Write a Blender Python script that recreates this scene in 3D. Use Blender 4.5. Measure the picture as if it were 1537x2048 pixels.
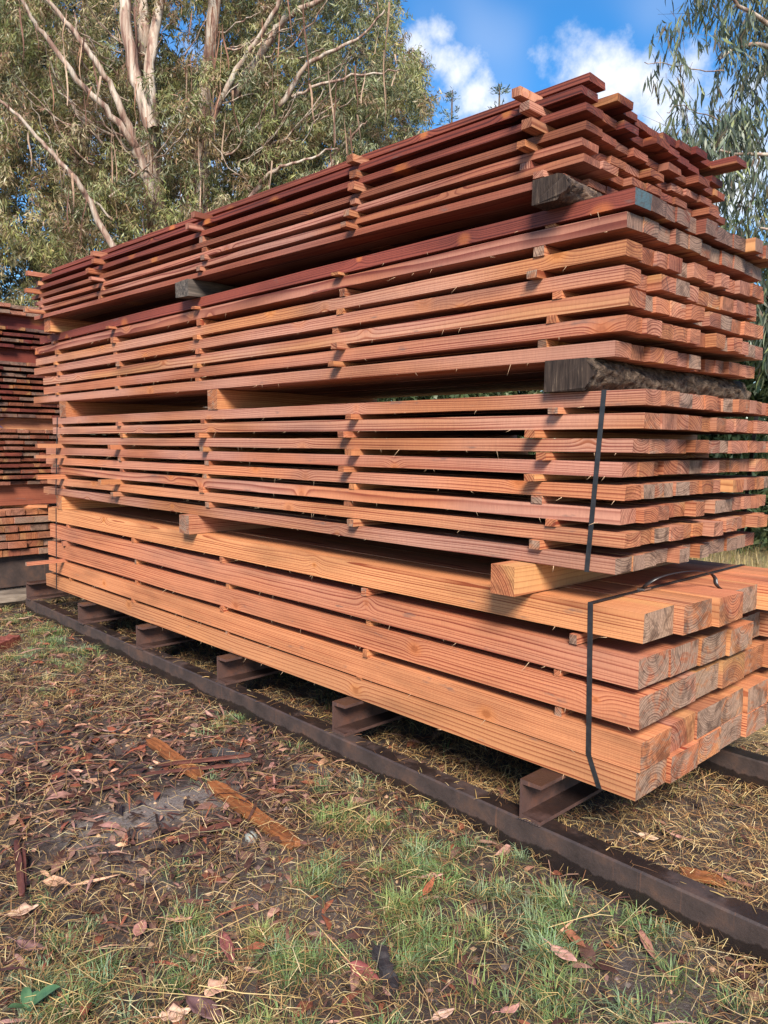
import bpy, math, random
import numpy as np
from mathutils import Matrix, Vector

for o in list(bpy.data.objects):
    bpy.data.objects.remove(o, do_unlink=True)
scene = bpy.context.scene
COL = scene.collection
rng = np.random.default_rng(7)
random.seed(7)

# ------------------------------------------------------------------ camera
CAM_H = 1.40
YAW, PITCH, ROLL = math.radians(136.13), math.radians(-5.108), math.radians(0.589)
FPX, CX, CY = 1557.2, 768.5, 1024.0
_F = np.array([math.cos(PITCH)*math.cos(YAW), math.cos(PITCH)*math.sin(YAW), math.sin(PITCH)])
_R = np.array([math.sin(YAW), -math.cos(YAW), 0.0])
_U = np.cross(_R, _F)
_R, _U = math.cos(ROLL)*_R + math.sin(ROLL)*_U, -math.sin(ROLL)*_R + math.cos(ROLL)*_U
CAM_P = np.array([0, 0, CAM_H])
cam_data = bpy.data.cameras.new('camera')
cam = bpy.data.objects.new('camera', cam_data); COL.objects.link(cam)
cam_data.sensor_fit = 'HORIZONTAL'; cam_data.sensor_width = 36.0
cam_data.lens = 36.0*FPX/1537.0
cam_data.clip_start = 0.05; cam_data.clip_end = 2000
cam.matrix_world = Matrix(((_R[0], _U[0], -_F[0], 0), (_R[1], _U[1], -_F[1], 0), (_R[2], _U[2], -_F[2], CAM_H), (0, 0, 0, 1)))
scene.camera = cam
scene.render.resolution_x, scene.render.resolution_y = 768, 1024
scene.render.engine = 'CYCLES'
scene.cycles.max_bounces = 4; scene.cycles.diffuse_bounces = 3; scene.cycles.glossy_bounces = 2; scene.cycles.transmission_bounces = 2; scene.cycles.transparent_max_bounces = 4

def ray(px, py):
    return _F + (px-CX)/FPX*_R - (py-CY)/FPX*_U
def at_depth(px, py, d):            # point seen at a pixel of the photograph, d metres away along the view axis
    return CAM_P + ray(px, py)*d
def on_ground(px, py, z=0.01):
    r = ray(px, py); return CAM_P + r*((z-CAM_H)/r[2])
def project(P):
    q = np.asarray(P) - CAM_P
    d = q@_F
    return CX + FPX*(q@_R)/d, CY - FPX*(q@_U)/d, d

# ------------------------------------------------------------------ light
SUN_EL, SUN_AZ = math.radians(39), math.radians(-44)    # azimuth from +X, counter-clockwise
world = bpy.data.worlds.new('World'); scene.world = world; world.use_nodes = True
sun_data = bpy.data.lights.new('sun', 'SUN'); sun = bpy.data.objects.new('sun', sun_data); COL.objects.link(sun)
sun_data.energy = 5.0; sun_data.angle = math.radians(20); sun_data.color = (1.0, 0.91, 0.78)
sd = Vector((math.cos(SUN_EL)*math.cos(SUN_AZ), math.cos(SUN_EL)*math.sin(SUN_AZ), math.sin(SUN_EL)))
sun.rotation_euler = sd.to_track_quat('Z', 'Y').to_euler()
sun.location = (5, -5, 12)
scene.view_settings.view_transform = 'Standard'
scene.view_settings.look = 'None'
scene.view_settings.gamma = 1.0
scene.view_settings.use_curve_mapping = False
scene.view_settings.exposure = 0.86
SKY_STRENGTH = 0.102
world.cycles.sampling_method = 'MANUAL'; world.cycles.sample_map_resolution = 256

# ------------------------------------------------------------------ node helpers
class N:
    def __init__(s, tree): s.t = tree; s.n = tree.nodes; s.l = tree.links
    def new(s, typ, **kw):
        n = s.n.new(typ)
        for k, v in kw.items(): setattr(n, k, v)
        return n
    def put(s, inp, v):
        if v is None: return
        if isinstance(v, bpy.types.NodeSocket): s.l.new(v, inp)
        else:
            if isinstance(v, (tuple, list)) and inp.type == 'RGBA' and len(v) == 3: v = (*v, 1)
            inp.default_value = v
    def m(s, op, a, b=None, c=None, clamp=False):
        n = s.new('ShaderNodeMath', operation=op, use_clamp=clamp)
        for i, v in enumerate((a, b, c)): s.put(n.inputs[i], v)
        return n.outputs[0]
    def vm(s, op, a, b=None, out=0):
        n = s.new('ShaderNodeVectorMath', operation=op)
        s.put(n.inputs[0], a)
        if b is not None: s.put(n.inputs[1], b)
        return n.outputs[out]
    def xyz(s, x, y, z):
        n = s.new('ShaderNodeCombineXYZ')
        for i, v in enumerate((x, y, z)): s.put(n.inputs[i], v)
        return n.outputs[0]
    def sep(s, v):
        n = s.new('ShaderNodeSeparateXYZ'); s.put(n.inputs[0], v); return n.outputs
    def noise(s, vec, scale=1, detail=2, rough=0.5, dist=0.0, color=False):
        n = s.new('ShaderNodeTexNoise'); s.put(n.inputs['Vector'], vec)
        s.put(n.inputs['Scale'], scale); s.put(n.inputs['Detail'], detail); s.put(n.inputs['Roughness'], rough); s.put(n.inputs['Distortion'], dist)
        return n.outputs['Color' if color else 'Fac']
    def ramp(s, fac, stops, interp='LINEAR'):
        n = s.new('ShaderNodeValToRGB'); n.color_ramp.interpolation = interp
        e = n.color_ramp.elements
        while len(e) < len(stops): e.new(0.5)
        for el, (p, c) in zip(e, stops):
            el.position = p; el.color = (*c, 1) if isinstance(c, (tuple, list)) else (c, c, c, 1)
        s.put(n.inputs[0], fac); return n.outputs[0]
    def mix(s, fac, a, b, mode='MIX'):
        n = s.new('ShaderNodeMix', data_type='RGBA', blend_type=mode)
        s.put(n.inputs[0], fac); s.put(n.inputs[6], a); s.put(n.inputs[7], b); return n.outputs[2]
    def step(s, v, lo, hi):
        n = s.new('ShaderNodeMapRange', interpolation_type='SMOOTHSTEP')
        s.put(n.inputs['Value'], v); s.put(n.inputs['From Min'], lo); s.put(n.inputs['From Max'], hi)
        return n.outputs[0]

def new_mat(name):
    m = bpy.data.materials.new(name); m.use_nodes = True
    t = m.node_tree; t.nodes.clear()
    k = N(t)
    out = k.new('ShaderNodeOutputMaterial')
    b = k.new('ShaderNodeBsdfPrincipled')
    t.links.new(b.outputs[0], out.inputs[0])
    return m, k, b, out

def add_bump(k, b, height, strength=0.3, dist=0.002):
    n = k.new('ShaderNodeBump'); n.inputs['Strength'].default_value = strength; n.inputs['Distance'].default_value = dist
    k.put(n.inputs['Height'], height); k.l.new(n.outputs[0], b.inputs['Normal'])

# ------------------------------------------------------------------ sky with scattered clouds
def build_world():
    t = world.node_tree; t.nodes.clear(); k = N(t)
    out = k.new('ShaderNodeOutputWorld'); bg = k.new('ShaderNodeBackground')
    sky = k.new('ShaderNodeTexSky', sky_type='NISHITA')
    sky.sun_disc = False; sky.sun_elevation = SUN_EL
    sky.sun_rotation = math.pi/2 - SUN_AZ
    sky.altitude = 0; sky.air_density = 1.0; sky.dust_density = 0.4; sky.ozone_density = 3.0
    g = k.new('ShaderNodeTexCoord').outputs['Generated']
    d = k.vm('NORMALIZE', g)
    lobes = []      # (direction, angular radius in degrees)
    for px, py, rad in ((845, 95, 1.2), (880, 122, 1.4), (915, 152, 1.4), (952, 192, 1.6), (985, 215, 1.4), (882, 68, 0.9),
                        (1175, 160, 1.2), (1212, 145, 1.7), (1255, 168, 1.7), (1305, 165, 1.5), (1350, 195, 1.8), (1225, 200, 1.5),
                        (1450, 330, 3.6), (300, 300, 5)):
        v = ray(px, py); lobes.append((v/np.linalg.norm(v), rad))
    lr = random.Random(3)
    for i in range(7):                     # the same kind of cloud over the rest of the sky
        az = lr.uniform(0, 2*math.pi); el = math.radians(lr.uniform(12, 65))
        v = np.array([math.cos(el)*math.cos(az), math.cos(el)*math.sin(az), math.sin(el)])
        if v@_F > 0.75: continue
        for j in range(2):
            w = v + 0.09*np.array([lr.uniform(-1, 1), lr.uniform(-1, 1), lr.uniform(-.5, .5)])
            lobes.append((w/np.linalg.norm(w), lr.uniform(3, 6)))
    acc = None
    for v, rad in lobes:
        ds = k.vm('DISTANCE', d, tuple(float(a) for a in v), out=1)
        f = k.m('SUBTRACT', 1.0, k.m('DIVIDE', ds, 2*math.radians(rad)), clamp=True)
        acc = f if acc is None else k.m('MAXIMUM', acc, f)
    n1 = k.noise(d, 22, 5, 0.62)
    n2 = k.noise(d, 5, 2, 0.55)
    dens = k.m('ADD', acc, k.m('MULTIPLY', k.m('SUBTRACT', n1, 0.5), 1.7))
    m = k.step(dens, 0.12, 1.05)
    thin = k.m('MULTIPLY', k.step(n2, 0.52, 0.8), 0.22)
    m2 = k.m('MAXIMUM', k.m('MULTIPLY', m, 0.92), thin)
    hs = k.new('ShaderNodeHueSaturation'); hs.inputs['Saturation'].default_value = 1.34; hs.inputs['Value'].default_value = 1.24
    k.put(hs.inputs['Color'], sky.outputs[0])
    c = k.mix(m2, hs.outputs[0], (6.2, 6.3, 6.5))
    k.put(bg.inputs[0], c); bg.inputs[1].default_value = SKY_STRENGTH
    k.l.new(bg.outputs[0], out.inputs[0])
build_world()

# ------------------------------------------------------------------ materials
def wood_material(name, paint=None, bearer=False):
    m, k, b, out = new_mat(name)
    oi = k.new('ShaderNodeObjectInfo'); rnd = oi.outputs['Random']
    sc = k.new('ShaderNodeSeparateColor'); k.l.new(oi.outputs['Color'], sc.inputs[0])
    tone, weather, sapf, pith = sc.outputs[0], sc.outputs[1], sc.outputs[2], oi.outputs['Alpha']
    co = k.new('ShaderNodeTexCoord').outputs['Object']
    x, y, z = k.sep(co)
    fr = lambda a: k.m('FRACT', k.m('MULTIPLY', rnd, a))
    h1, h2, h3 = fr(17.31), fr(53.77), fr(97.13)
    seed = k.m('MULTIPLY', rnd, 71.0)
    ang = k.m('MULTIPLY', pith, 2*math.pi)
    R0 = k.m('MULTIPLY_ADD', h1, 0.10, 0.075)
    cy = k.m('MULTIPLY', k.m('COSINE', ang), R0); cz = k.m('MULTIPLY', k.m('SINE', ang), R0)
    wob = k.sep(k.noise(k.xyz(k.m('MULTIPLY', x, 0.7), seed, 0.0), 1.0, 2, 0.5, color=True))
    yy = k.m('ADD', k.m('SUBTRACT', y, cy), k.m('MULTIPLY', k.m('SUBTRACT', wob[0], 0.5), 0.035))
    zz = k.m('ADD', k.m('SUBTRACT', z, cz), k.m('MULTIPLY', k.m('SUBTRACT', wob[1], 0.5), 0.035))
    r = k.m('SQRT', k.m('ADD', k.m('MULTIPLY', yy, yy), k.m('MULTIPLY', zz, zz)))
    fine = k.noise(k.xyz(k.m('MULTIPLY_ADD', x, 3.0, seed), k.m('MULTIPLY', y, 40.0), k.m('MULTIPLY', z, 40.0)), 1.0, 2, 0.5)
    r = k.m('ADD', r, k.m('MULTIPLY', k.m('SUBTRACT', fine, 0.5), 0.0042))
    # knots: a branch crosses the plank here and there
    vo = k.new('ShaderNodeTexVoronoi', voronoi_dimensions='1D', feature='F1'); vo.inputs['Scale'].default_value = 1.0
    k.put(vo.inputs['W'], k.m('MULTIPLY_ADD', x, 1.15, seed))
    vc = k.sep(vo.outputs['Color'])
    dx = k.m('DIVIDE', vo.outputs['Distance'], 1.15*1.35)
    dz = k.m('SUBTRACT', z, k.m('MULTIPLY', k.m('SUBTRACT', vc[0], 0.5), 0.07))
    kd = k.m('SQRT', k.m('ADD', k.m('MULTIPLY', dx, dx), k.m('MULTIPLY', dz, dz)))
    exist = k.m('GREATER_THAN', vc[1], 0.50)
    krad = k.m('MULTIPLY_ADD', vc[2], 0.014, 0.007)
    q = k.m('DIVIDE', kd, 0.032)
    swirl = k.m('MULTIPLY', k.m('MULTIPLY', k.m('POWER', 2.718, k.m('MULTIPLY', k.m('MULTIPLY', q, q), -1.0)), 0.017), exist)
    r = k.m('ADD', r, swirl)
    r = k.m('ADD', r, k.m('MULTIPLY', k.m('SUBTRACT', k.noise(k.xyz(k.m('MULTIPLY', r, 55.0), seed, 2.0), 1.0, 2, 0.6), 0.5), 0.022))
    sp = k.m('MULTIPLY_ADD', h2, 0.0042, 0.0062)
    t = k.m('FRACT', k.m('DIVIDE', r, sp))
    ring = k.ramp(t, [(0.0, 0.0), (0.40, 0.06), (0.66, 0.45), (0.82, 1.0), (0.93, 1.0), (1.0, 0.0)])
    ring0 = ring
    rid = k.m('FLOOR', k.m('DIVIDE', r, sp)); wn = k.new('ShaderNodeTexWhiteNoise', noise_dimensions='1D'); k.put(wn.inputs['W'], k.m('ADD', rid, seed))
    fade = k.noise(k.xyz(k.m('MULTIPLY_ADD', x, 1.1, seed), k.m('MULTIPLY', y, 7.0), k.m('MULTIPLY_ADD', z, 9.0, 5.0)), 1.0, 2, 0.6)
    ring = k.m('MULTIPLY', ring, k.m('MULTIPLY', k.m('MULTIPLY_ADD', wn.outputs[0], 0.45, 0.7), k.m('MULTIPLY_ADD', k.step(fade, 0.28, 0.58), 0.5, 0.55)))
    knot = k.m('MULTIPLY', k.m('SUBTRACT', 1.0, k.step(k.m('DIVIDE', kd, krad), 0.55, 1.15)), exist)
    early = k.mix(tone, (0.51, 0.228, 0.108), (0.145, 0.030, 0.021))
    late = k.mix(tone, (0.215, 0.050, 0.021), (0.045, 0.008, 0.007))
    c = k.mix(ring, early, late)
    sap = k.m('MULTIPLY', k.step(r, k.m('ADD', R0, 0.015), k.m('ADD', R0, 0.035)), sapf)
    c = k.mix(k.m('MULTIPLY', sap, 0.75), c, k.mix(ring, (0.56, 0.32, 0.135), (0.42, 0.20, 0.08)))
    c = k.mix(k.m('MULTIPLY', knot, 0.9), c, (0.17, 0.05, 0.022))
    halo = k.m('MULTIPLY', k.m('SUBTRACT', 1.0, k.step(k.m('DIVIDE', kd, krad), 1.0, 2.6)), exist)
    c = k.mix(k.m('MULTIPLY', halo, 0.45), c, (0.47, 0.17, 0.055))
    hv = k.new('ShaderNodeHueSaturation'); k.put(hv.inputs['Hue'], k.m('MULTIPLY_ADD', h3, 0.013, 0.4915)); k.put(hv.inputs['Value'], k.m('MULTIPLY_ADD', fr(31.7), 0.30, 0.82)); hv.inputs['Saturation'].default_value = 1.04; k.put(hv.inputs['Color'], c); c = hv.outputs[0]
    # blotches and a pinkish sky reflection painted into the mid-toned planks' colour
    bl = k.noise(k.xyz(k.m('MULTIPLY_ADD', x, 1.6, seed), k.m('MULTIPLY', y, 8.0), k.m('MULTIPLY', z, 8.0)), 1.0, 2, 0.6)
    c = k.mix(1.0, c, k.ramp(bl, [(0.22, 0.55), (0.5, 1.0), (0.8, 1.18)]), 'MULTIPLY')
    sheen = k.noise(k.xyz(k.m('MULTIPLY_ADD', x, 0.9, seed), k.m('MULTIPLY', y, 3.0), k.m('MULTIPLY_ADD', z, 3.0, 9.0)), 1.0, 1, 0.6)
    sheen_fac = k.m('MULTIPLY', k.step(sheen, 0.36, 0.66), k.m('MULTIPLY', k.m('MULTIPLY', k.step(tone, 0.10, 0.26), k.m('SUBTRACT', 1.0, k.step(tone, 0.5, 0.85))), 0.48))
    c = k.mix(sheen_fac, c, k.mix(ring, (0.46, 0.255, 0.21), (0.21, 0.068, 0.052)))
    # saw fuzz and dirt specks
    fz = k.noise(k.xyz(k.m('MULTIPLY_ADD', x, 160.0, seed), k.m('MULTIPLY', y, 30.0), k.m('MULTIPLY', z, 30.0)), 1.0, 2, 0.6)
    c = k.mix(1.0, c, k.ramp(fz, [(0.3, 0.93), (0.7, 1.06)]), 'MULTIPLY')
    sp2 = k.noise(k.xyz(k.m('MULTIPLY_ADD', x, 5.0, seed), k.m('MULTIPLY', y, 20.0), k.m('MULTIPLY', z, 20.0)), 1.0, 3, 0.7)
    c = k.mix(k.m('MULTIPLY', k.step(sp2, 0.62, 0.74), 0.6), c, (0.11, 0.075, 0.065))
    # end grain
    ge = k.new('ShaderNodeNewGeometry')
    vt = k.new('ShaderNodeVectorTransform', vector_type='NORMAL', convert_from='WORLD', convert_to='OBJECT')
    k.l.new(ge.outputs['True Normal'], vt.inputs[0])
    endm = k.step(k.m('ABSOLUTE', k.sep(vt.outputs[0])[0]), 0.75, 0.85)
    en = k.noise(k.xyz(seed, k.m('MULTIPLY', y, 14.0), k.m('MULTIPLY', z, 22.0)), 1.0, 4, 0.65, 0.8)
    wm = k.step(k.m('ADD', en, k.m('MULTIPLY_ADD', weather, 0.75, -0.48)), 0.40, 0.62)
    cf = k.noise(k.xyz(seed, k.m('MULTIPLY', y, 160.0), k.m('MULTIPLY', z, 160.0)), 1.0, 2, 0.6)
    grey = k.mix(k.m('MULTIPLY', ring0, 0.9), k.mix(tone, (0.33, 0.235, 0.17), (0.15, 0.088, 0.068)), k.mix(tone, (0.12, 0.074, 0.052), (0.05, 0.03, 0.025)))
    ec = k.mix(k.m('MULTIPLY', wm, 0.8), k.mix(1.0, k.mix(k.m('MULTIPLY', ring0, 0.7), c, late), (0.88, 0.84, 0.80), 'MULTIPLY'), grey)
    ec = k.mix(1.0, ec, k.ramp(cf, [(0.3, 0.72), (0.7, 1.12)]), 'MULTIPLY')
    dk = k.noise(k.xyz(k.m('ADD', seed, 4.0), k.m('MULTIPLY', y, 11.0), k.m('MULTIPLY', z, 15.0)), 1.0, 3, 0.65, 1.0)
    ec = k.mix(1.0, ec, k.mix(k.m('MULTIPLY', k.m('SUBTRACT', 1.0, k.step(dk, 0.34, 0.54)), k.m('MULTIPLY_ADD', weather, 0.55, 0.3)), (1.0, 1.0, 1.0), (0.30, 0.25, 0.23)), 'MULTIPLY')
    ck = k.noise(k.xyz(seed, k.m('MULTIPLY_ADD', y, 60.0, k.m('MULTIPLY', z, 25.0)), k.m('MULTIPLY', z, 8.0)), 1.0, 2, 0.5)
    ec = k.mix(k.m('MULTIPLY', k.step(ck, 0.68, 0.74), 0.6), ec, (0.05, 0.03, 0.025))
    if paint:
        pn = k.noise(k.xyz(seed, k.m('MULTIPLY', y, 90.0), k.m('MULTIPLY', z, 90.0)), 1.0, 3, 0.7)
        ec = k.mix(k.m('MULTIPLY', k.step(pn, 0.3, 0.6), 0.85), (0.05, 0.05, 0.05), paint)
    c = k.mix(endm, c, ec)
    k.put(b.inputs['Base Color'], c)
    b.inputs['Roughness'].default_value = 0.72
    b.inputs['Specular IOR Level'].default_value = 0.35
    hgt = k.m('ADD', k.m('MULTIPLY', ring, 0.35), k.m('MULTIPLY', fz, 0.35))
    add_bump(k, b, hgt, 0.45, 0.0016)
    return m

def simple_noise_mat(name, cols, scale=6.0, rough=0.8, bump=0.4, bdist=0.01, stretch=(1, 1, 1), detail=6, spec=0.3, coord='Object'):
    m, k, b, out = new_mat(name)
    co = k.new('ShaderNodeTexCoord').outputs[coord]
    v = k.vm('MULTIPLY', co, stretch)
    n = k.noise(v, scale, detail, 0.62, 0.3)
    st = [(0.28 + 0.46*i/(len(cols)-1), c) for i, c in enumerate(cols)]
    k.put(b.inputs['Base Color'], k.ramp(n, st))
    b.inputs['Roughness'].default_value = rough; b.inputs['Specular IOR Level'].default_value = spec
    add_bump(k, b, n, bump, bdist)
    return m

def attr_mat(name, rough=0.6, transl=0.0, spec=0.3, grain=None):
    m, k, b, out = new_mat(name)
    a = k.new('ShaderNodeAttribute'); a.attribute_name = 'Col'
    c = a.outputs['Color']
    if grain:
        co = k.new('ShaderNodeTexCoord').outputs['Object']
        n = k.noise(co, grain, 4, 0.6)
        c = k.mix(1.0, c, k.ramp(n, [(0.3, 0.65), (0.7, 1.25)]), 'MULTIPLY')
    k.put(b.inputs['Base Color'], c); b.inputs['Roughness'].default_value = rough; b.inputs['Specular IOR Level'].default_value = spec
    if transl:
        tr = k.new('ShaderNodeBsdfTranslucent'); k.put(tr.inputs[0], k.mix(1.0, c, (1.0, 1.05, 0.6), 'MULTIPLY'))
        mx = k.new('ShaderNodeMixShader'); mx.inputs[0].default_value = transl
        k.l.new(b.outputs[0], mx.inputs[1]); k.l.new(tr.outputs[0], mx.inputs[2]); k.l.new(mx.outputs[0], out.inputs[0])
    return m

def steel_material(name='rusty_steel', red=False):
    m, k, b, out = new_mat(name)
    co = k.new('ShaderNodeTexCoord').outputs['Object']
    x, y, z = k.sep(co)
    n = k.noise(co, 9, 6, 0.65)
    n2 = k.noise(k.vm('MULTIPLY', co, (6, 6, 40)), 1.0, 3, 0.6)
    c = k.ramp(n, [(0.3, (0.022, 0.014, 0.012)), (0.50, (0.045, 0.029, 0.025)), (0.64, (0.072, 0.040, 0.029)), (0.78, (0.13, 0.055, 0.03))])
    if red: c = k.mix(1.0, c, (1.55, 1.2, 1.12), 'MULTIPLY')
    sk = k.noise(k.vm('MULTIPLY', co, (45, 45, 2.0)), 1.0, 3, 0.6)
    c = k.mix(k.m('MULTIPLY', k.step(sk, 0.62, 0.75), 0.4), c, (0.20, 0.085, 0.045))
    # damp creeping up from the ground, with an uneven tide line, and wet top faces
    edge = k.m('ADD', k.m('MULTIPLY', k.noise(k.xyz(k.m('MULTIPLY', x, 3.5), 0.0, 0.0), 1.0, 4, 0.62), 0.10), k.m('MULTIPLY', k.noise(k.xyz(k.m('MULTIPLY', x, 38), 0.0, 3.0), 1.0, 2, 0.5), 0.02))
    ge = k.new('ShaderNodeNewGeometry'); pz = k.sep(ge.outputs['Position'])[2]
    wet = k.m('SUBTRACT', 1.0, k.step(k.m('SUBTRACT', pz, edge), -0.006, 0.002))
    up = k.step(k.sep(ge.outputs['True Normal'])[2], 0.6, 0.9)
    upw = k.m('MULTIPLY', up, k.step(k.noise(co, 5, 4, 0.6), 0.36, 0.52))
    w = k.m('MAXIMUM', wet, upw)
    c = k.mix(k.m('MULTIPLY', w, 0.8), c, (0.010, 0.008, 0.008))
    k.put(b.inputs['Base Color'], c)
    k.put(b.inputs['Roughness'], k.m('MULTIPLY_ADD', w, -0.38, 0.68))
    b.inputs['Specular IOR Level'].default_value = 0.45
    add_bump(k, b, k.m('ADD', n, k.m('MULTIPLY', k.noise(co, 110, 4, 0.7), 0.5)), 0.6, 0.004)
    return m

def ground_material():
    m, k, b, out = new_mat('damp_soil')
    co = k.new('ShaderNodeTexCoord').outputs['Object']
    n = k.noise(co, 1.3, 6, 0.62); n2 = k.noise(co, 26, 6, 0.7); n3 = k.noise(co, 150, 3, 0.6)
    c = k.ramp(n2, [(0.28, (0.012, 0.008, 0.007)), (0.5, (0.036, 0.024, 0.019)), (0.72, (0.075, 0.052, 0.041))])
    c = k.mix(k.m('MULTIPLY', k.step(n, 0.5, 0.62), 0.55), c, k.ramp(n3, [(0.3, (0.075, 0.062, 0.058)), (0.7, (0.15, 0.125, 0.115))]))
    # bare grey mud showing through the litter
    pa, pb = on_ground(190, 1655), on_ground(425, 1585)
    dv = pb-pa; L2 = float(dv[0]**2+dv[1]**2)
    cx, cy_, cz_ = k.sep(co)
    tt = k.m('DIVIDE', k.m('ADD', k.m('MULTIPLY', k.m('SUBTRACT', cx, float(pa[0])), float(dv[0])), k.m('MULTIPLY', k.m('SUBTRACT', cy_, float(pa[1])), float(dv[1]))), L2, clamp=True)
    ex = k.m('SUBTRACT', cx, k.m('MULTIPLY_ADD', tt, float(dv[0]), float(pa[0]))); ey = k.m('SUBTRACT', cy_, k.m('MULTIPLY_ADD', tt, float(dv[1]), float(pa[1])))
    md = k.m('ADD', k.m('SQRT', k.m('ADD', k.m('MULTIPLY', ex, ex), k.m('MULTIPLY', ey, ey))), k.m('MULTIPLY', k.m('SUBTRACT', n2, 0.5), 0.25))
    c = k.mix(k.m('SUBTRACT', 1.0, k.step(md, 0.06, 0.17)), c, k.ramp(n3, [(0.3, (0.085, 0.070, 0.064)), (0.7, (0.17, 0.145, 0.135))]))
    # dry meadow beyond the yard
    y = k.sep(co)[1]
    far = k.step(k.m('ADD', y, k.m('MULTIPLY', n, 0.8)), 3.7, 4.6)
    c = k.mix(k.m('MULTIPLY', far, 0.9), c, k.ramp(n2, [(0.3, (0.16, 0.115, 0.05)), (0.7, (0.36, 0.27, 0.13))]))
    k.put(b.inputs['Base Color'], c)
    k.put(b.inputs['Roughness'], k.ramp(n, [(0.4, 0.9), (0.62, 0.5)]))
    add_bump(k, b, k.m('ADD', n2, k.m('MULTIPLY', n3, 0.4)), 0.8, 0.012)
    return m

def bark_trunk_material():
    m, k, b, out = new_mat('eucalypt_bark')
    co = k.new('ShaderNodeTexCoord').outputs['Object']
    st = k.noise(k.vm('MULTIPLY', co, (7, 7, 0.7)), 1.6, 5, 0.6, 0.4)
    c = k.ramp(st, [(0.30, (0.08, 0.042, 0.032)), (0.42, (0.21, 0.115, 0.085)), (0.51, (0.34, 0.25, 0.19)), (0.62, (0.46, 0.39, 0.32)), (0.78, (0.27, 0.24, 0.195))])
    f = k.noise(k.vm('MULTIPLY', co, (60, 60, 6)), 1.0, 3, 0.6)
    c = k.mix(1.0, c, k.ramp(f, [(0.3, 0.75), (0.7, 1.1)]), 'MULTIPLY')
    k.put(b.inputs['Base Color'], c); b.inputs['Roughness'].default_value = 0.8
    add_bump(k, b, st, 0.6, 0.03)
    return m

MAT = {}
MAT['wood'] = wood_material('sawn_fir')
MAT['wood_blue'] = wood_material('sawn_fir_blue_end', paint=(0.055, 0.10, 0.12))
MAT['steel'] = steel_material()
MAT['steel_red'] = steel_material('rusty_red_steel', True)
MAT['ground'] = ground_material()
MAT['bark'] = bark_trunk_material()
MAT['strap'], k_, b_, o_ = new_mat('black_strapping')
b_.inputs['Base Color'].default_value = (0.035, 0.035, 0.042, 1); b_.inputs['Roughness'].default_value = 0.38; b_.inputs['Specular IOR Level'].default_value = 0.55
n_ = k_.noise(k_.new('ShaderNodeTexCoord').outputs['Object'], 40, 3, 0.6); k_.put(b_.inputs['Base Color'], k_.ramp(n_, [(0.3, (0.012, 0.012, 0.014)), (0.7, (0.026, 0.025, 0.028))]))
MAT['seal'], k_, b_, o_ = new_mat('steel_seal')
b_.inputs['Metallic'].default_value = 1; b_.inputs['Roughness'].default_value = 0.35
k_.put(b_.inputs['Base Color'], k_.ramp(k_.noise(k_.new('ShaderNodeTexCoord').outputs['Object'], 120, 3), [(0.3, (0.35, 0.35, 0.34)), (0.7, (0.6, 0.6, 0.58))]))
MAT['oldwood'] = simple_noise_mat('weathered_timber', [(0.02, 0.017, 0.015), (0.075, 0.06, 0.05), (0.17, 0.135, 0.11)], 1.0, 0.85, 0.7, 0.006, (3, 70, 70))
MAT['darkend'] = simple_noise_mat('dark_weathered_end', [(0.010, 0.006, 0.005), (0.026, 0.016, 0.012), (0.048, 0.031, 0.023), (0.17, 0.12, 0.08)], 1.0, 0.9, 0.8, 0.006, (110, 110, 10))
MAT['barkslab'] = simple_noise_mat('rough_bark', [(0.012, 0.008, 0.006), (0.07, 0.046, 0.032), (0.16, 0.112, 0.078), (0.30, 0.225, 0.165)], 38, 0.95, 1.0, 0.05, (0.7, 1, 1), 8)
MAT['darkbark'] = simple_noise_mat('dark_bark', [(0.012, 0.009, 0.009), (0.05, 0.033, 0.027), (0.13, 0.085, 0.06), (0.30, 0.2, 0.13)], 26, 0.85, 1.0, 0.03, (0.6, 1, 1), 8)
MAT['orangebark'] = simple_noise_mat('wet_orange_bark', [(0.06, 0.02, 0.010), (0.20, 0.070, 0.024), (0.33, 0.125, 0.045)], 1.0, 0.5, 0.6, 0.004, (6, 60, 60), spec=0.5)
MAT['redbark'] = simple_noise_mat('red_bark_strip', [(0.035, 0.014, 0.012), (0.10, 0.035, 0.028), (0.22, 0.085, 0.058)], 1.0, 0.55, 0.5, 0.003, (6, 60, 60))
MAT['black'] = simple_noise_mat('charred_wood', [(0.008, 0.007, 0.008), (0.025, 0.02, 0.021), (0.06, 0.045, 0.04)], 1.0, 0.7, 0.9, 0.01, (8, 50, 50))
MAT['slate'] = simple_noise_mat('dark_slate', [(0.022, 0.021, 0.023), (0.05, 0.048, 0.05), (0.09, 0.085, 0.085)], 30, 0.6, 0.6, 0.01)
MAT['stone'] = simple_noise_mat('pale_stone', [(0.13, 0.14, 0.125), (0.24, 0.255, 0.225), (0.35, 0.35, 0.32)], 30, 0.7, 0.4, 0.01)
MAT['brick'] = simple_noise_mat('red_brick', [(0.06, 0.018, 0.014), (0.15, 0.040, 0.028), (0.22, 0.075, 0.05)], 30, 0.85, 0.4, 0.005)
MAT['greylog'] = simple_noise_mat('grey_log', [(0.035, 0.024, 0.018), (0.13, 0.10, 0.076), (0.25, 0.20, 0.155)], 1.0, 0.9, 0.8, 0.015, (22, 3, 22), 7)
MAT['leaf'] = attr_mat('eucalypt_leaves', 0.45, 0.2, 0.4)
MAT['needles'] = attr_mat('conifer_needles', 0.6, 0.12)
MAT['grass'] = attr_mat('grass_blades', 0.55, 0.3, 0.3)
MAT['straw'] = attr_mat('dry_straw', 0.7, 0.15)
MAT['litter'] = attr_mat('leaf_litter', 0.6, 0.0, 0.35, 60)
MAT['ribbon'] = attr_mat('bark_ribbons', 0.8, 0.0, 0.2, 14)
MAT['twig'] = attr_mat('twigs', 0.8)

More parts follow.
